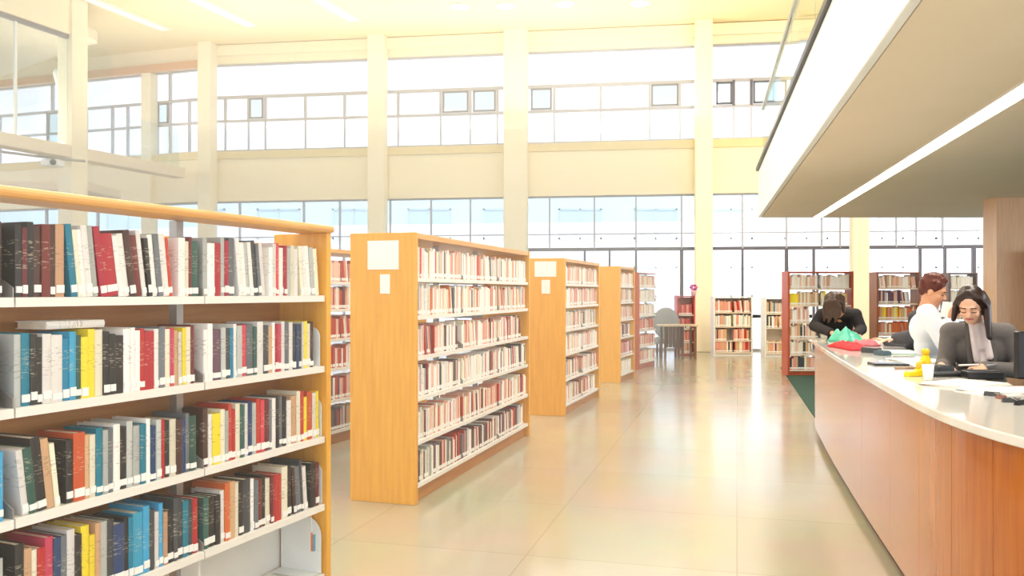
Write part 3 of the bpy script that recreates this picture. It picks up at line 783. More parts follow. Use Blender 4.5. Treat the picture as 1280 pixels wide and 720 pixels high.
b = MB(); ring(b, offs(FC, lambda i: .075), offs(FC, lambda i: .30), .0, .10); b.build('toe_kick', M_DARKWOOD, t)
def cpt(Y, d):    # point on the worktop: at depth Y, d metres in from the front edge (along +x-ish normal)
    for i in range(n-1):
        if FC[i][1] >= Y >= FC[i+1][1]:
            f = (FC[i][1]-Y)/(FC[i][1]-FC[i+1][1]+1e-9); return Vector((FC[i][0]+(FC[i+1][0]-FC[i][0])*f+d, Y, 1.031))
ZT_ = 1.0305
def on(px, py, dz=0.0):
    Y = (EYE-ZT_)*F/(py-HY); return Vector(((px-640)/F*Y, Y, ZT_+dz))

# ------------------------------------------------------------------ counter clutter
def cloth(name, loc, rx, ry, h, m, label, cat, seed, seg=36, rings=10, rz=0):
    r = random.Random(seed); ph = [r.uniform(0, 6.28) for _ in range(6)]
    vs = [(0, 0, h*.6)]; fs = []
    for i in range(1, rings+1):
        f = i/rings
        for k in range(seg):
            a = 2*PI*k/seg
            w = 1+.16*math.sin(3*a+ph[0])+.10*math.sin(5*a+ph[1])+.06*math.sin(9*a+ph[2])
            X_ = rx*f*w*math.cos(a); Y_ = ry*f*w*math.sin(a)
            z = h*(1-f**3)*(.55+.9*abs(mnoise.noise(Vector((X_*9+seed, Y_*9, seed*1.7)))))+h*.35*mnoise.noise(Vector((X_*24, Y_*24+seed, 3)))*(1-f**2)+.004
            vs.append((rx*f*w*math.cos(a), ry*f*w*math.sin(a), max(.003, z) if i < rings else .002))
    for k in range(seg): fs.append((0, 1+k, 1+(k+1) % seg))
    for i in range(rings-1):
        for k in range(seg):
            a = 1+i*seg; fs.append((a+k, a+seg+k, a+seg+(k+1) % seg, a+(k+1) % seg))
    # underside
    o0 = len(vs); vs.append((0, 0, .0005)); last = 1+(rings-1)*seg
    for k in range(seg): fs.append((o0, last+(k+1) % seg, last+k))
    b = MB(); b.add(vs, fs); o = b.build(name, m, loc=loc, rot=rz, smooth=True); tag(o, label, cat); return o
cloth('plastic_bag', Vector((3.47, 8.72, 1.031)), .15, .24, .15, mat('sea green plastic', '#55b99c', .4, var=.15, scale=12), 'crumpled sea-green bag at the far end of the counter', 'bag', 4)
cloth('scarf', Vector((3.10, 7.75, 1.031)), .12, .36, .07, mat('red knit', '#c9242c', .8, var=.15, scale=20), 'crumpled bright red scarf on the far half of the white worktop', 'scarf', 7)
cloth('pouch', Vector((3.42, 8.15, 1.031)), .12, .16, .06, mat('rose fabric', '#c76a72', .8, var=.15, scale=20), 'small rose-coloured pouch behind the red scarf', 'pouch', 9)
def paper(px, py, w, d, rz, m, label, name='paper_sheet', h=.004, cat='paper', sheets=3):
    o = empty(name, on(px, py), rz); tag(o, label, cat)
    for i in range(sheets):
        b = MB(); b.box(-w/2, w/2, -d/2, d/2, i*h/sheets, (i+.85)*h/sheets, M=Matrix.Rotation((i-1)*.09, 4, 'Z')); b.build('sheet', m, o)
    return o
paper(1100, 427, .30, .42, .2, M_MINT, 'pale mint papers spread beside the red scarf', h=.006)
paper(1122, 441, .30, .42, -.3, M_MINT, 'pale mint papers at the elbow of the white-shirted person', h=.012)
paper(1150, 452, .30, .40, .1, M_PAPER, 'white papers stacked behind the yellow tape dispenser', h=.015)
paper(1205, 481, .42, .28, .5, mat('ivory magazine', '#efe3d6', .4), 'open ivory magazine on the worktop in front of the woman in grey', 'magazine', h=.012, cat='magazine')
paper(1243, 489, .30, .22, .2, M_PAPER, 'white forms near the right end of the visible worktop', h=.01)
def device(name, px, py, w, d, h, rz, m, label, cat, extra=None):
    o = empty(name, on(px, py), rz); tag(o, label, cat)
    b = MB(); b.box(-w/2, w/2, -d/2, d/2, 0, h); b.build('case', m, o, bevel=min(.006, h*.3))
    if extra == 'keys':
        b = MB()
        for i in range(12):
            for j in range(4): b.box(-w/2+.012+i*(w-.024)/12, -w/2+.012+(i+.82)*(w-.024)/12, -d/2+.01+j*(d-.02)/4, -d/2+.01+(j+.8)*(d-.02)/4, h, h+.005)
        b.build('keys', M_DKGREY, o)
    if extra == 'screen':
        b = MB(); b.box(-w/2+.015, w/2-.015, -d/2+.015, d/2-.015, h, h+.001); b.build('screen', mat('dark grey screen', '#55606a', .15), o)
    return o
device('tablet', 1110, 456, .24, .17, .014, -.1, M_BLACK, 'dark slim tablet lying near the edge of the worktop', 'tablet', 'screen')
device('stapler', 1089, 441, .06, .17, .045, .5, M_DKGREY, 'dark stapler beside the red scarf', 'stapler')
device('calculator', 1103, 444, .08, .13, .035, .2, mat('blue grey plastic', '#3f5560', .4), 'small blue-grey calculator right of the stapler', 'calculator', 'keys')
device('keyboard', 1188, 470, .34, .13, .022, .05, M_BLACK, 'black keyboard on the worktop before the woman in grey', 'keyboard', 'keys')
device('card_reader', 1228, 473, .20, .13, .045, -.2, M_BLACK, 'black card reader right of the keyboard', 'card reader', 'keys')
device('telephone', 1174, 468, .13, .12, .055, .3, M_DKGREY, 'dark grey desk telephone left of the keyboard', 'telephone', 'keys')
for px, py, rz, ln, k, lb in ((1212, 467, .3, .17, M_PAPER, 'white pen lying across the black keyboard area'), (1240, 467, .7, .16, mat('silver pen', '#b9b9c0', .3, metal=.6), 'silver pen beside the card reader'),
                              (1135, 461, .2, .2, mat('brown ruler wood', '#a9825e', .5), 'brown wooden pencil left of the yellow tape dispenser')):
    o = empty('pen', on(px, py)+Vector((0, 0, .055 if py == 467 else .006)), rz); tag(o, lb, 'pen')
    b = MB(); b.tube([(-ln/2, 0, 0), (ln/2*.85, 0, 0)], .006); b.build('barrel', k, o, smooth=True)
    b = MB(); b.tube([(ln/2*.85, 0, 0), (ln/2, 0, 0)], [.006, .0015]); b.build('tip', M_DKGREY, o)
# little scattered items at right
for px, py, s, k, lb in ((1240, 495, .035, M_DKGREY, 'dark binder clip nearest the keyboard side of the scattered clips'), (1252, 499, .03, mat('brown clip', '#7d4a3c', .4), 'brown binder clip among the scattered clips'),
                         (1264, 503, .04, M_DKGREY, 'dark binder clip in the middle of the scattered clips'), (1275, 506, .035, M_BLACK, 'black binder clip at the right end of the scattered clips')):
    o = empty('binder_clip', on(px, py), rnd.uniform(0, 3)); tag(o, lb, 'clip', 'binder clips on the worktop')
    b = MB(); b.add([(-s, -.012, 0), (s, -.012, 0), (s, .012, 0), (-s, .012, 0), (-s, 0, .022), (s, 0, .022)], [(0, 3, 2, 1), (0, 1, 5, 4), (2, 3, 4, 5), (0, 4, 3), (1, 2, 5)]); b.build('clip_body', k, o)
    b = MB(); b.tube([(-s*.5, 0, .02), (-s*.4, .03, .03), (s*.4, .03, .03), (s*.5, 0, .02)], .0015, seg=6); b.build('wire_handle', M_GREY, o)
# yellow tape dispenser + roll + white cup
M_YEL = mat('yellow plastic', '#f0cf16', .3, var=.05)
o = empty('tape_dispenser', on(1147, 470), .3); tag(o, 'yellow tape dispenser on the worktop next to the white cup', 'tape dispenser')
b = MB(); b.prism([(-.09, 0), (.07, 0), (.08, .045), (.03, .055), (-.02, .035), (-.08, .03)], -.025, .025, M=Matrix.Rotation(PI/2, 4, 'X')); b.build('dispenser_body', M_YEL, o, bevel=.005)
b = MB(); b.lathe([(.034, -.012), (.036, 0), (.034, .012)], M=Matrix.Translation((.03, 0, .06)) @ Matrix.Rotation(PI/2, 4, 'X')); b.build('tape_roll', mat('amber tape', '#e8b020', .3), o, smooth=True)
o = empty('duster', on(1157, 464), 0); tag(o, 'yellow upright bottle with rounded cap behind the tape dispenser', 'bottle')
b = MB(); b.lathe([(.028, 0), (.032, .01), (.032, .08), (.022, .10), (.016, .11)]); b.build('bottle_body', M_YEL, o, smooth=True)
b = MB(); b.lathe([(.017, .108), (.026, .115), (.026, .138), (.012, .148)]); b.build('bottle_cap', mat('deep yellow plastic', '#e0bb10', .35), o, smooth=True)
o = empty('cup', on(1160, 475), 0); tag(o, 'white paper cup standing right of the yellow tape dispenser', 'cup')
b = MB(); b.lathe([(.026, 0), (.034, .088), (.0355, .09), (.0325, .091), (.025, .006)]); b.build('cup_wall', M_WHITEP, o, smooth=True)
b = MB(); b.lathe([(.026, .07), (.0295, .0705)]); b.build('drink', mat('milky tea', '#d8c0a0', .2), o)
# monitor and red folder at the right
mo = empty('monitor', on(1304, 484)+Vector((.12, .12, 0)), .15); tag(mo, 'black computer monitor at the right edge of the counter', 'monitor')
b = MB(); b.box(-.22, .22, -.02, .02, .04, .30); b.build('monitor_housing', M_BLACK, mo, bevel=.006)
b = MB(); b.box(-.205, .205, .0205, .022, .055, .285); b.build('screen', mat('dark screen glass', '#10151c', .1), mo)
b = MB(); b.tube([(0, .0, .0), (0, 0, .1)], .02); b.build('neck', M_BLACK, mo)
b = MB(); b.lathe([(.10, 0), (.10, .008), (.02, .014)]); b.build('stand_foot', M_BLACK, mo)
o = empty('folder', on(1272, 488), .1); tag(o, 'red cardboard folder in front of the monitor', 'folder')
b = MB(); b.box(-.13, .13, -.09, .09, 0, .006); b.build('cover', mat('red card', '#c8321c', .5), o)
b = MB(); b.box(-.12, .125, -.08, .085, .0065, .012); b.build('papers', M_PAPER, o)

# ------------------------------------------------------------------ people
M_SKIN = mat('warm skin', '#e8b598', .5, var=.03, scale=10)
M_SKIN2 = mat('tan skin', '#d99e78', .5, var=.03, scale=10)
def remesh(o, vox, sm=4, fac=.6):
    r = o.modifiers.new('remesh', 'REMESH'); r.mode = 'VOXEL'; r.voxel_size = vox; r.use_smooth_shade = True
    s = o.modifiers.new('smooth', 'SMOOTH'); s.iterations = sm; s.factor = fac
def frame(f, up=Vector((0, 0, 1))):
    f = f.normalized(); r = f.cross(up).normalized(); u_ = r.cross(f).normalized()
    return f, r, u_
def hand(b, w, d, side, up, curl=.5, scale=1.0):
    """w wrist, d pointing direction, side = thumb direction, up = back of the hand normal"""
    d = d.normalized(); side = (side-d*side.dot(d)).normalized(); nrm = -up
    nrm = (nrm-d*nrm.dot(d)-side*nrm.dot(side)).normalized()
    s = scale; c = w+d*.045*s
    R = Matrix((side, d, nrm)).transposed()
    b.ell(c, (.040*s, .052*s, .015*s), R=R)
    for i, (o, ln) in enumerate(((.028, .072), (.010, .080), (-.010, .075), (-.028, .058))):
        p = w+d*.088*s+side*o*s; dd = d.copy(); r = .0088*s
        for k in range(3):
            dd = (dd*math.cos(curl*.55)+nrm*math.sin(curl*.55)).normalized(); q = p+dd*ln*s*(.42, .32, .26)[k]
            b.cap(p, q, r, r*.92, seg=8); p = q; r *= .92
    p = w+d*.03*s+side*.032*s; q = p+(side*.8+d*.7).normalized()*.035*s; b.cap(p, q, .0115*s, .010*s, seg=8)
    b.cap(q, q+(d*.9+side*.25+nrm*.3).normalized()*.03*s, .010*s, .0085*s, seg=8)

def person(label, J, face, skin, hair_fn, clothes, scale=1.0, hands=None, female=False, tilt_up=None, glasses=False, closed=True):
    """J: joints dict ; face: forward vector of the head"""
    f, r, up = frame(Vector(face), tilt_up or Vector((0, 0, 1)))
    H = Vector(J['head'])
    b = MB()
    R = Matrix((r, f, up)).transposed()
    def P(x, y, z): return H+r*x+f*y+up*z
    b.ell(P(0, -.012, .03), (.073, .092, .088), R=R)                   # cranium
    b.ell(P(0, .018, -.035), (.058, .066, .078), R=R)                  # face
    b.ell(P(0, .045, -.085), (.032, .030, .026), R=R)                  # chin
    b.cap(P(0, .080, .005), P(0, .100, -.028), .008, .013, seg=10)      # nose
    for sx in (-1, 1):
        b.ell(P(sx*.073, -.008, -.012), (.010, .020, .031), R=R)        # ears
        b.ell(P(sx*.036, .055, -.032), (.022, .02, .02), R=R)           # cheeks
    b.cap(P(-.03, .078, .022), P(.03, .078, .022), .012, .012, seg=8)  # brow ridge
    neck = Vector(J['neck'])
    b.cap(P(0, -.02, -.05), neck, .050, .056)
    ch = Vector(J['chest']); pv = Vector(J['pelvis'])
    sL, sR = Vector(J['shl']), Vector(J['shr'])
    cw = (sR-sL).normalized(); spine = (ch-pv).normalized(); fw = cw.cross(spine).normalized()
    RB = Matrix((cw, fw, spine)).transposed()
    b.cap(neck, ch, .06, .10); b.ell(ch, (.150, .095, .15), R=RB); b.ell((ch+pv)/2, (.125, .085, .16), R=RB); b.ell(pv, (.155, .105, .12), R=RB)
    b.cap(sL, sR, .055, .055)
    for s in 'lr':
        sh, el, wr = Vector(J['sh'+s]), Vector(J['el'+s]), Vector(J['wr'+s])
        b.cap(sh, el, .048, .038); b.cap(el, wr, .038, .026)
        hp, kn, an = Vector(J['hip'+s]), Vector(J['kn'+s]), Vector(J['an'+s])
        b.cap(hp, kn, .082, .055); b.cap(kn, an, .053, .036)
        fd = Vector(J['feet']).normalized(); b.cap(an+Vector((0, 0, -.035)), an+fd*.15+Vector((0, 0, -.045)), .036, .028)
        hd = hands[s] if hands and s in hands else ((wr-el), Vector((0, 0, 1)).cross(wr-el), Vector((0, 0, 1)), .6)
        hand(b, wr, Vector(hd[0]), Vector(hd[1]), Vector(hd[2]), hd[3])
    body = b.build('person', skin); remesh(body, .0065, 3, .5); tag(body, label, 'person')
    # face details
    for sx in (-1, 1):
        if closed:
            e = MB(); e.cap(P(sx*.044, .077, -.006), P(sx*.030, .0835, -.009), .0028, .0032, seg=6); e.cap(P(sx*.030, .0835, -.009), P(sx*.017, .080, -.006), .0032, .0028, seg=6); e.build('eyelashes', mat('dark lashes', '#40261c', .6), body, smooth=True)
            e = MB(); e.cap(P(sx*.045, .080, .024), P(sx*.016, .090, .025), .0035, .004, seg=6); e.build('eyebrow', mat('brow hair', '#3b2418', .8), body, smooth=True)
            continue
        e = MB(); e.ell(P(sx*.030, .074, -.002), (.013, .010, .008), R=R, seg=12, rings=8); eo = e.build('eye', mat('eye white', '#efe9e4', .3), body, smooth=True)
        e = MB(); e.ell(P(sx*.030, .0815, -.003), (.0055, .0035, .0055), R=R, seg=10, rings=6); e.build('iris', mat('dark iris', '#3a2417', .2), eo, smooth=True)
        e = MB(); e.cap(P(sx*.045, .080, .024), P(sx*.016, .090, .025), .0035, .004, seg=6); e.build('eyebrow', mat('brow hair', '#3b2418', .8), body, smooth=True)
    e = MB(); e.cap(P(-.022, .078, -.058), P(0, .087, -.056), .004, .006, seg=8); e.cap(P(0, .087, -.056), P(.022, .078, -.058), .006, .004, seg=8)
    e.build('mouth', mat('lips', '#b8605c', .45), body, smooth=True)
    if glasses:
        e = MB()
        for sx in (-1, 1):
            ring_ = [P(sx*.032+.022*math.cos(a*PI/6), .098, -.002+.017*math.sin(a*PI/6)) for a in range(13)]; e.tube(ring_, .0018, seg=6)
            e.tube([P(sx*.054, .097, .002), P(sx*.076, .0, .004)], .0018, seg=6)
        e.build('glasses', M_DKGREY, body)
    hb = MB(); hair_fn(hb, P, R, r, f, up); 
    ho = hb.build('hair', clothes['hair'], body); remesh(ho, .008, 2, .5)
    # clothing
    def garment(name, m, fn, vox=.010):
        g = MB(); fn(g); o = g.build(name, m, body); remesh(o, vox, 5, .6); return o
    def topfn(g):
        e_ = clothes.get('ease', .014)
        g.ell(ch, (.150+e_+.012, .095+e_+.004, .165), R=RB); g.ell((ch+pv)/2, (.130+e_, .09+e_, .18), R=RB); g.ell(pv, (.155+e_, .105+e_, .15), R=RB)
        g.cap(sL, sR, .055+e_, .055+e_); g.cap(neck-spine*.135, ch, .062+e_, .10+e_)
        if female:
            for sx in (-1, 1): g.ell(ch+fw*.07+cw*sx*.065-spine*.02, (.06, .055, .06), R=RB)
        for s in 'lr':
            sh, el, wr = Vector(J['sh'+s]), Vector(J['el'+s]), Vector(J['wr'+s])
            w2 = el+(wr-el)*clothes.get('sleeve', .95)
            g.cap(sh, el, .050+e_, .042+e_); g.cap(el, w2, .042+e_, .030+e_)
            k1 = el+(sh-el)*.15
            g.ell(k1, (.052+e_, .050+e_, .03))
    garment(clothes.get('topname', 'sweater'), clothes['top'], topfn)
    def trfn(g):
        g.ell(pv-spine*.03, (.165, .115, .11), R=RB)
        for s in 'lr':
            hp, kn, an = Vector(J['hip'+s]), Vector(J['kn'+s]), Vector(J['an'+s])
            g.cap(hp, kn, .095, .068); g.cap(kn, an+Vector((0, 0, .02)), .068, .055)
    garment('trousers', clothes['trousers'], trfn, .012)
    for s in 'lr':
        an = Vector(J['an'+s]); fd = Vector(J['feet']).normalized()
        g = MB(); g.cap(an+Vector((0, 0, -.03)), an+fd*.16+Vector((0, 0, -.04)), .047, .040); g.cap(an, an+Vector((0, 0, .03)), .045, .045); o = g.build('shoe', M_BLACK, body); remesh(o, .008, 2)
    return body, P, R, (ch, pv, neck, cw, fw, spine)

def joints(head, neck, chest, pelvis, rt, fw, sw_=.18, elbl=None, wrl=None, elbr=None, wrr=None, z0=.0):
    """rt = person's right vector; builds shoulders and legs"""
    head, neck, chest, pelvis = map(Vector, (head, neck, chest, pelvis)); rt = Vector(rt).normalized(); fw = Vector(fw).normalized()
    J = dict(head=head, neck=neck, chest=chest, pelvis=pelvis, feet=fw)
    sh = neck+(chest-neck)*.35
    J['shl'] = sh-rt*sw_; J['shr'] = sh+rt*sw_
    J['ell'], J['wrl'], J['elr'], J['wrr'] = Vector(elbl), Vector(wrl), Vector(elbr), Vector(wrr)
    for s, k in (('l', -1), ('r', 1)):
        hp = pelvis+rt*k*.085-Vector((0, 0, .05)); J['hip'+s] = hp
        J['an'+s] = Vector((pelvis.x+rt.x*k*.11, pelvis.y+rt.y*k*.11, .09)); J['kn'+s] = (hp+J['an'+s])/2+fw*.02
    return J

# --- woman in grey cardigan (right), facing the counter / camera-left, head bowed
def long_hair(lengths, r0=.024, over_face=False):
    def fn(b, P, R, r, f, up):
        b.ell(P(0, -.026, .042), (.085, .098, .092), R=R)
        b.ell(P(0, -.055, -.01), (.083, .062, .09), R=R)
        for sx in (-1, 1):
            ln = lengths[0] if sx < 0 else lengths[1]
            for i in range(6):
                a = -.080+i*.0165
                p0 = P(sx*.066, a, .050-.003*i); p1 = P(sx*.088, a-.004, -.02)
                e = p1+Vector((0, 0, -ln*(1-.04*i)))+r*sx*.016+f*(-.004)
                b.cap(p0, p1, r0*.8, r0, seg=8); b.cap(p1, e, r0, r0*.6, seg=8)
            b.cap(P(sx*.008, .035, .118), P(sx*.058, .040, .078), .015, .018, seg=8); b.cap(P(sx*.058, .040, .078), P(sx*.086, .015, .015), .018, .020, seg=8)
        for i in range(6):
            x = -.06+i*.024; p1 = P(x, -.105, -.02); b.cap(P(x, -.09, .04), p1, .025, .028, seg=8); b.cap(p1, p1+Vector((0, 0, -.08)), .028, .018, seg=8)
        if over_face:
            for i in range(8):
                x = -.075+i*.0215; p0 = P(x*.7, .045, .105); p1 = P(x*1.1, .088, .045)
                b.cap(p0, p1, .022, .024, seg=8); b.cap(p1, p1+Vector((0, 0, -.10-.03*(i % 3))), .024, .012, seg=8)
    return fn
def short_hair(b, P, R, r, f, up):
    b.ell(P(0, -.026, .045), (.086, .100, .095), R=R)
    rr = random.Random(3)
    for i in range(46):
        th = rr.uniform(0, 2*PI); ph = rr.uniform(.0, 1.5)
        d = (math.sin(ph)*math.cos(th), math.sin(ph)*math.sin(th), math.cos(ph))
        y = -.02+.10*d[1]
        if y > .045 and d[2] < .45: continue
        c = (.082*d[0], y, .045+.092*d[2])
        b.ell(P(*c), (.021, .021, .016), R=R, seg=8, rings=6)
    b.ell(P(0, -.075, -.01), (.066, .04, .055), R=R)

hairdark = mat('dark brown hair', '#2e1a13', .38, var=.25, scale=30, stretch=(6, 6, .6))
hairaub = mat('auburn hair', '#5a2416', .5, var=.3, scale=40)
hairbr = mat('brown hair', '#3f2a1c', .45, var=.3, scale=30)
W = Vector((3.14, 5.72, 0))
rtw = Vector((-.45, .89, 0)).normalized()            # person's right hand side
fww = Vector((-.89, -.45, 0)).normalized()
# she faces the camera and the counter: forward = (-.55,-.83)
fww = Vector((-.42, -.91, 0)).normalized(); rtw = fww.cross(Vector((0, 0, 1))).normalized()
headW = at(1213, 382, 5.53); neckW = Vector((3.14, 5.68, 1.345)); chestW = Vector((3.20, 5.74, 1.15)); pelW = Vector((3.26, 5.86, .93))
J = joints(headW, neckW, chestW, pelW, rtw, fww, .165,
    elbl=chestW-rtw*.235+Vector((.0, -.02, -.13)), wrl=Vector((3.02, 5.40, 1.065)), elbr=chestW+rtw*.235+Vector((0, -.04, -.12)), wrr=Vector((2.80, 5.48, 1.07)))
bodyW, P, R, tor = person('woman with long dark hair in grey cardigan, head bowed over the counter', J, fww*.85+Vector((-.22, 0, -.50)), M_SKIN, long_hair((.24, .10), .024),
    dict(hair=hairdark, top=mat('grey knit cardigan', '#6e6865', .9, var=.08, scale=60), trousers=mat('black trousers', '#232327', .8), topname='cardigan', sleeve=.93), female=True, closed=True,
    hands={'l': (Vector((-.6, -.75, -.1)), rtw, Vector((0, 0, 1)), .5), 'r': (Vector((-.3, -.95, -.1)), -rtw, Vector((0, 0, 1)), .5)})
ch, pv, nk, cw, fw_, sp = tor
# blouse with neck bow, showing between the open cardigan
g = MB(); fd = fww
g.ell(ch+fd*.085+Vector((0, 0, .035)), (.055, .045, .11)); g.ell(ch+fd*.10+Vector((0, 0, -.09)), (.045, .04, .13)); 
g.ell(nk+fd*.035+Vector((0, 0, .0)), (.062, .058, .035)); g.cap(nk+fd*.05+Vector((0, 0, -.02)), ch+fd*.13+Vector((0, 0, .03)), .03, .026); g.cap(nk+fd*.05+rtw*.03, ch+fd*.135+rtw*.03+Vector((0, 0, -.06)), .026, .02)
g.cap(nk+fd*.05-rtw*.03, ch+fd*.135-rtw*.045+Vector((0, 0, -.03)), .026, .024)
o = g.build('blouse', mat('pale pink blouse', '#e6d8d6', .7, var=.06, scale=30), bodyW); remesh(o, .006, 2, .4)
# lapel edges
for k in (-1, 1):
    g = MB(); g.cap(nk+fd*.045+rtw*k*.055, ch+fd*.118+rtw*k*.075+Vector((0, 0, -.02)), .018, .020); g.cap(ch+fd*.118+rtw*k*.075+Vector((0, 0, -.02)), ch+fd*.12+rtw*k*.045+Vector((0, 0, -.2)), .020, .018)
    o = g.build('lapel', mat('grey knit edge', '#5f5a57', .9), bodyW); remesh(o, .007, 2, .4)

# --- white shirt, back half turned, short auburn hair
fwm = Vector((.78, -.35, 0)).normalized(); rtm = fwm.cross(Vector((0, 0, 1))).normalized()
headM = at(1167, 364, 6.75); neckM = Vector((3.36, 6.82, 1.43)); chestM = Vector((3.36, 6.86, 1.24)); pelM = Vector((3.44, 6.92, .94))
neckM = at(1160, 384, 6.78); neckM.z = 1.455; chestM = at(1156, 410, 6.85); chestM.z = 1.25; pelM = Vector((3.50, 7.0, .94))
J = joints(headM, neckM, chestM, pelM, rtm, fwm, .165,
    elbl=chestM-rtm*.22+fwm*.03+Vector((.02, .0, -.2)), wrl=chestM-rtm*.12+fwm*.27+Vector((0, 0, -.06)),
    elbr=chestM+rtm*.20+fwm*.14+Vector((0, 0, -.13)), wrr=at(1186, 400, 6.62))
person('person in white shirt with short auburn hair, turned away and looking down', J, fwm*.85+Vector((.0, -.25, -.38)), M_SKIN2, short_hair,
    dict(hair=hairaub, top=mat('white cotton shirt', '#e4e8ee', .8, var=.03, scale=20), trousers=mat('grey trousers', '#55555c', .8), topname='shirt', sleeve=.9, ease=.02),
    hands={'r': (Vector((.1, -.2, 1)), -rtm, Vector((-.3, -.6, .2)), .9)})
o = empty('paper_cup', at(1186, 388, 6.60), 0); tag(o, 'white folded paper held up by the person in the white shirt', 'paper')
b = MB(); b.add([(-.07, -.0, -.05), (.07, .02, -.06), (.08, .03, .06), (-.04, .01, .07), (-.07, .005, -.05), (.07, .025, -.06), (.08, .035, .06), (-.04, .015, .07)],
      [(0, 1, 2, 3), (7, 6, 5, 4), (0, 4, 5, 1), (1, 5, 6, 2), (2, 6, 7, 3), (3, 7, 4, 0)]); b.build('folded_sheet', M_PAPER, o)
o.name = 'folded_paper'

# --- dark jacket, mostly hidden behind the white shirt, arm along the counter
fwd = Vector((-.9, -.3, 0)).normalized(); rtd = fwd.cross(Vector((0, 0, 1))).normalized()
headD = at(1164, 375, 7.6); headD.z = 1.50
neckD = headD+Vector((.02, .05, -.13)); chestD = neckD+Vector((.04, .05, -.18)); pelD = Vector((chestD.x+.1, chestD.y+.1, .93))
hD = Vector((3.60, 7.95, 1.075)); 
J = joints(headD, neckD, chestD, pelD, rtd, fwd, .17,
    elbl=at(1139, 421, 7.55), wrl=at(1120, 423, 7.75), elbr=chestD+rtd*.24+Vector((0, 0, -.2)), wrr=Vector((3.62, 8.1, 1.07)))
person('person in dark grey jacket mostly hidden behind the white-shirted person', J, fwd+Vector((0, 0, -.5)), M_SKIN, short_hair,
    dict(hair=hairdark, top=mat('dark grey jacket', '#46464c', .85, var=.1, scale=40), trousers=mat('black trousers', '#232327', .8), topname='jacket', sleeve=.95, ease=.024),
    hands={'l': (Vector((-.9, .2, -.15)), rtd*-1, Vector((0, 0, 1)), .4)})

# --- bent person at the far end of the counter
fwb = Vector((-.25, -.95, 0)).normalized(); rtb = fwb.cross(Vector((0, 0, 1))).normalized()
headB = at(1042, 380, 9.30); neckB = at(1050, 381, 9.50); neckB.z = 1.355
chestB = Vector((3.74, 9.68, 1.18)); pelB = Vector((3.92, 9.98, .95))
J = joints(headB, neckB, chestB, pelB, rtb, fwb, .175,
    elbl=Vector((3.93, 9.45, 1.13)), wrl=Vector((3.72, 9.10, 1.09)), elbr=Vector((3.46, 9.62, 1.16)), wrr=Vector((3.50, 9.18, 1.10)))
person('person with long brown hair bending low over the far end of the counter', J, fwb*.6+Vector((-.1, 0, -.75)), M_SKIN2, long_hair((.12, .16), .030, True),
    dict(hair=hairbr, top=mat('black top', '#241f20', .85, var=.1, scale=40), trousers=mat('dark jeans', '#2a2e3a', .8), topname='sweater', sleeve=.9, ease=.02), tilt_up=Vector((0, .3, 1)))

# ------------------------------------------------------------------ added haze volume, washes out the hall left of the aisle
hm = bpy.data.materials.new('warm wash haze'); hm.use_nodes = True
nt = hm.node_tree; nt.nodes.remove(nt.nodes['Principled BSDF'])
vs_ = nt.nodes.new('ShaderNodeVolumeScatter'); vs_.inputs['Color'].default_value = (1, .92, .77, 1); vs_.inputs['Density'].default_value = .030; vs_.inputs['Anisotropy'].default_value = .3
nt.links.new(vs_.outputs[0], nt.nodes['Material Output'].inputs['Volume'])
b = MB(); b.prism([(-12, -2), (-.68, -2), (4.6, 21.0), (4.5, 21.55), (-8.0, 23.3), (-12, 23.9)], .02, 8.53)  # added volume, right edge kept left of the counter so people stay clear
o = b.build('haze', hm); tag(o, 'added warm haze over the bookcases in the tall hall left of the aisle', 'haze', kind='stuff')

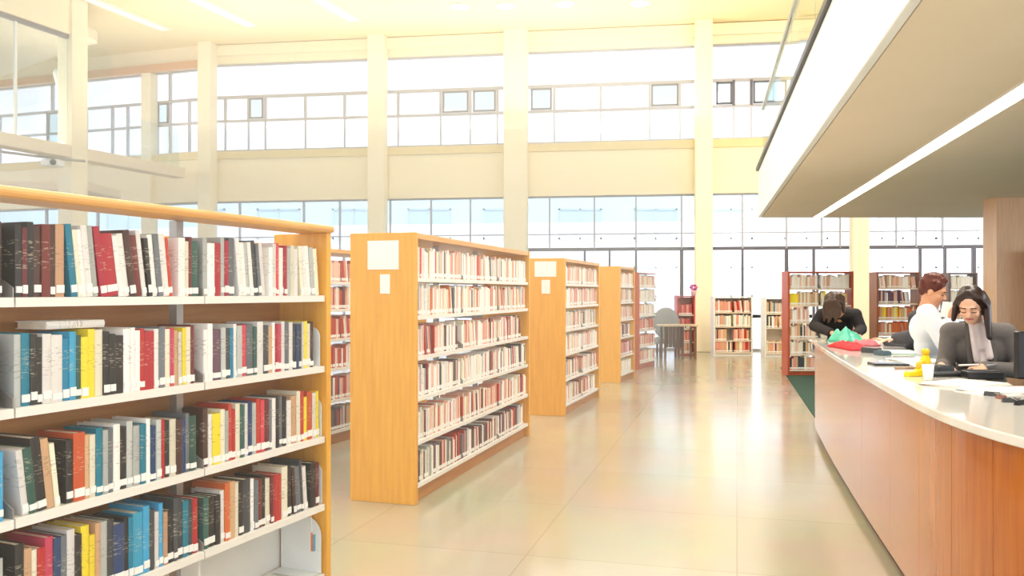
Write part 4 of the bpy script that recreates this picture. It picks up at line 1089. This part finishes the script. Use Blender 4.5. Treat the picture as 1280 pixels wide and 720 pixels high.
# ------------------------------------------------------------------ light and camera
sc = bpy.context.scene
w = bpy.data.worlds.new('sky'); sc.world = w; w.use_nodes = True
bg = w.node_tree.nodes['Background']
tcn = w.node_tree.nodes.new('ShaderNodeTexCoord'); sx_ = w.node_tree.nodes.new('ShaderNodeSeparateXYZ'); crw = w.node_tree.nodes.new('ShaderNodeValToRGB')
w.node_tree.links.new(tcn.outputs['Generated'], sx_.inputs[0]); w.node_tree.links.new(sx_.outputs['Z'], crw.inputs['Fac'])
crw.color_ramp.elements[0].color = (.96, .97, 1.0, 1); crw.color_ramp.elements[1].color = (.88, .94, 1.0, 1)
w.node_tree.links.new(crw.outputs['Color'], bg.inputs['Color']); bg.inputs['Strength'].default_value = 1.0

def area(name, loc, target, sx, sy, power, colr):
    l = bpy.data.lights.new(name, 'AREA'); l.shape = 'RECTANGLE'; l.size = sx; l.size_y = sy; l.energy = power; l.color = colr
    o = bpy.data.objects.new(name, l); o.location = loc; o.rotation_euler = (Vector(target)-Vector(loc)).to_track_quat('-Z', 'Y').to_euler(); col.objects.link(o); return o
for i in range(3):
    area('ceiling_lamp', (-5+i*5, 9, ZC-.1), (-5+i*5, 9, 0), .3, 12, 300, (1, .93, .80))
pass
area('sill_fill', (-2.2, 21.3, 5.7), (-2.2, 19.5, 9), 13, .3, 230, (1, .86, .6))      # added upward fill above the sill band, warms and brightens the ceiling
area('walkway_fill', (-11.6, 20.5, 5.2), (-8, 19.5, 9), 5, .3, 60, (1, .86, .6))  # added fill with no fitting, brightens the upper left of the hall
area('balcony_fill', (6.0, 13.0, 4.1), (2.0, 15, 9), 3, 3, 130, (1, .86, .62))  # added fill hidden behind the fascia, lifts the upper hall
area('desk_lamp_strip', (lx(8.0), 8.0, ZSO-.02), (lx(8.0), 8.0, 0), .14, 10, 60, (1, .95, .86))
sc.objects['desk_lamp_strip'].rotation_euler = (0, 0, -math.atan(.219))

cam = bpy.data.cameras.new('camera'); cam.sensor_width = 36; cam.lens = F/1280*36; cam.shift_y = -(360-HY)/1280; cam.clip_end = 300
sl_ = bpy.data.lights.new('sun', 'SUN'); sl_.energy = 1.4; sl_.angle = .02; sl_.color = (1, .97, .92)
so = bpy.data.objects.new('sun', sl_); so.rotation_euler = (math.radians(34), 0, 0); so.location = (0, -10, 30); col.objects.link(so)
co = bpy.data.objects.new('camera', cam); co.location = (0, 0, EYE); co.rotation_euler = (PI/2, 0, 0); col.objects.link(co); sc.camera = co
sc.view_settings.view_transform = 'Standard'; sc.view_settings.look = 'None'; sc.view_settings.gamma = 1; sc.view_settings.use_curve_mapping = False
sc.view_settings.exposure = 1.08
print('BOOKS individual', n_ind, 'second', IND2*6, 'stuff verts', len(stuff.v))
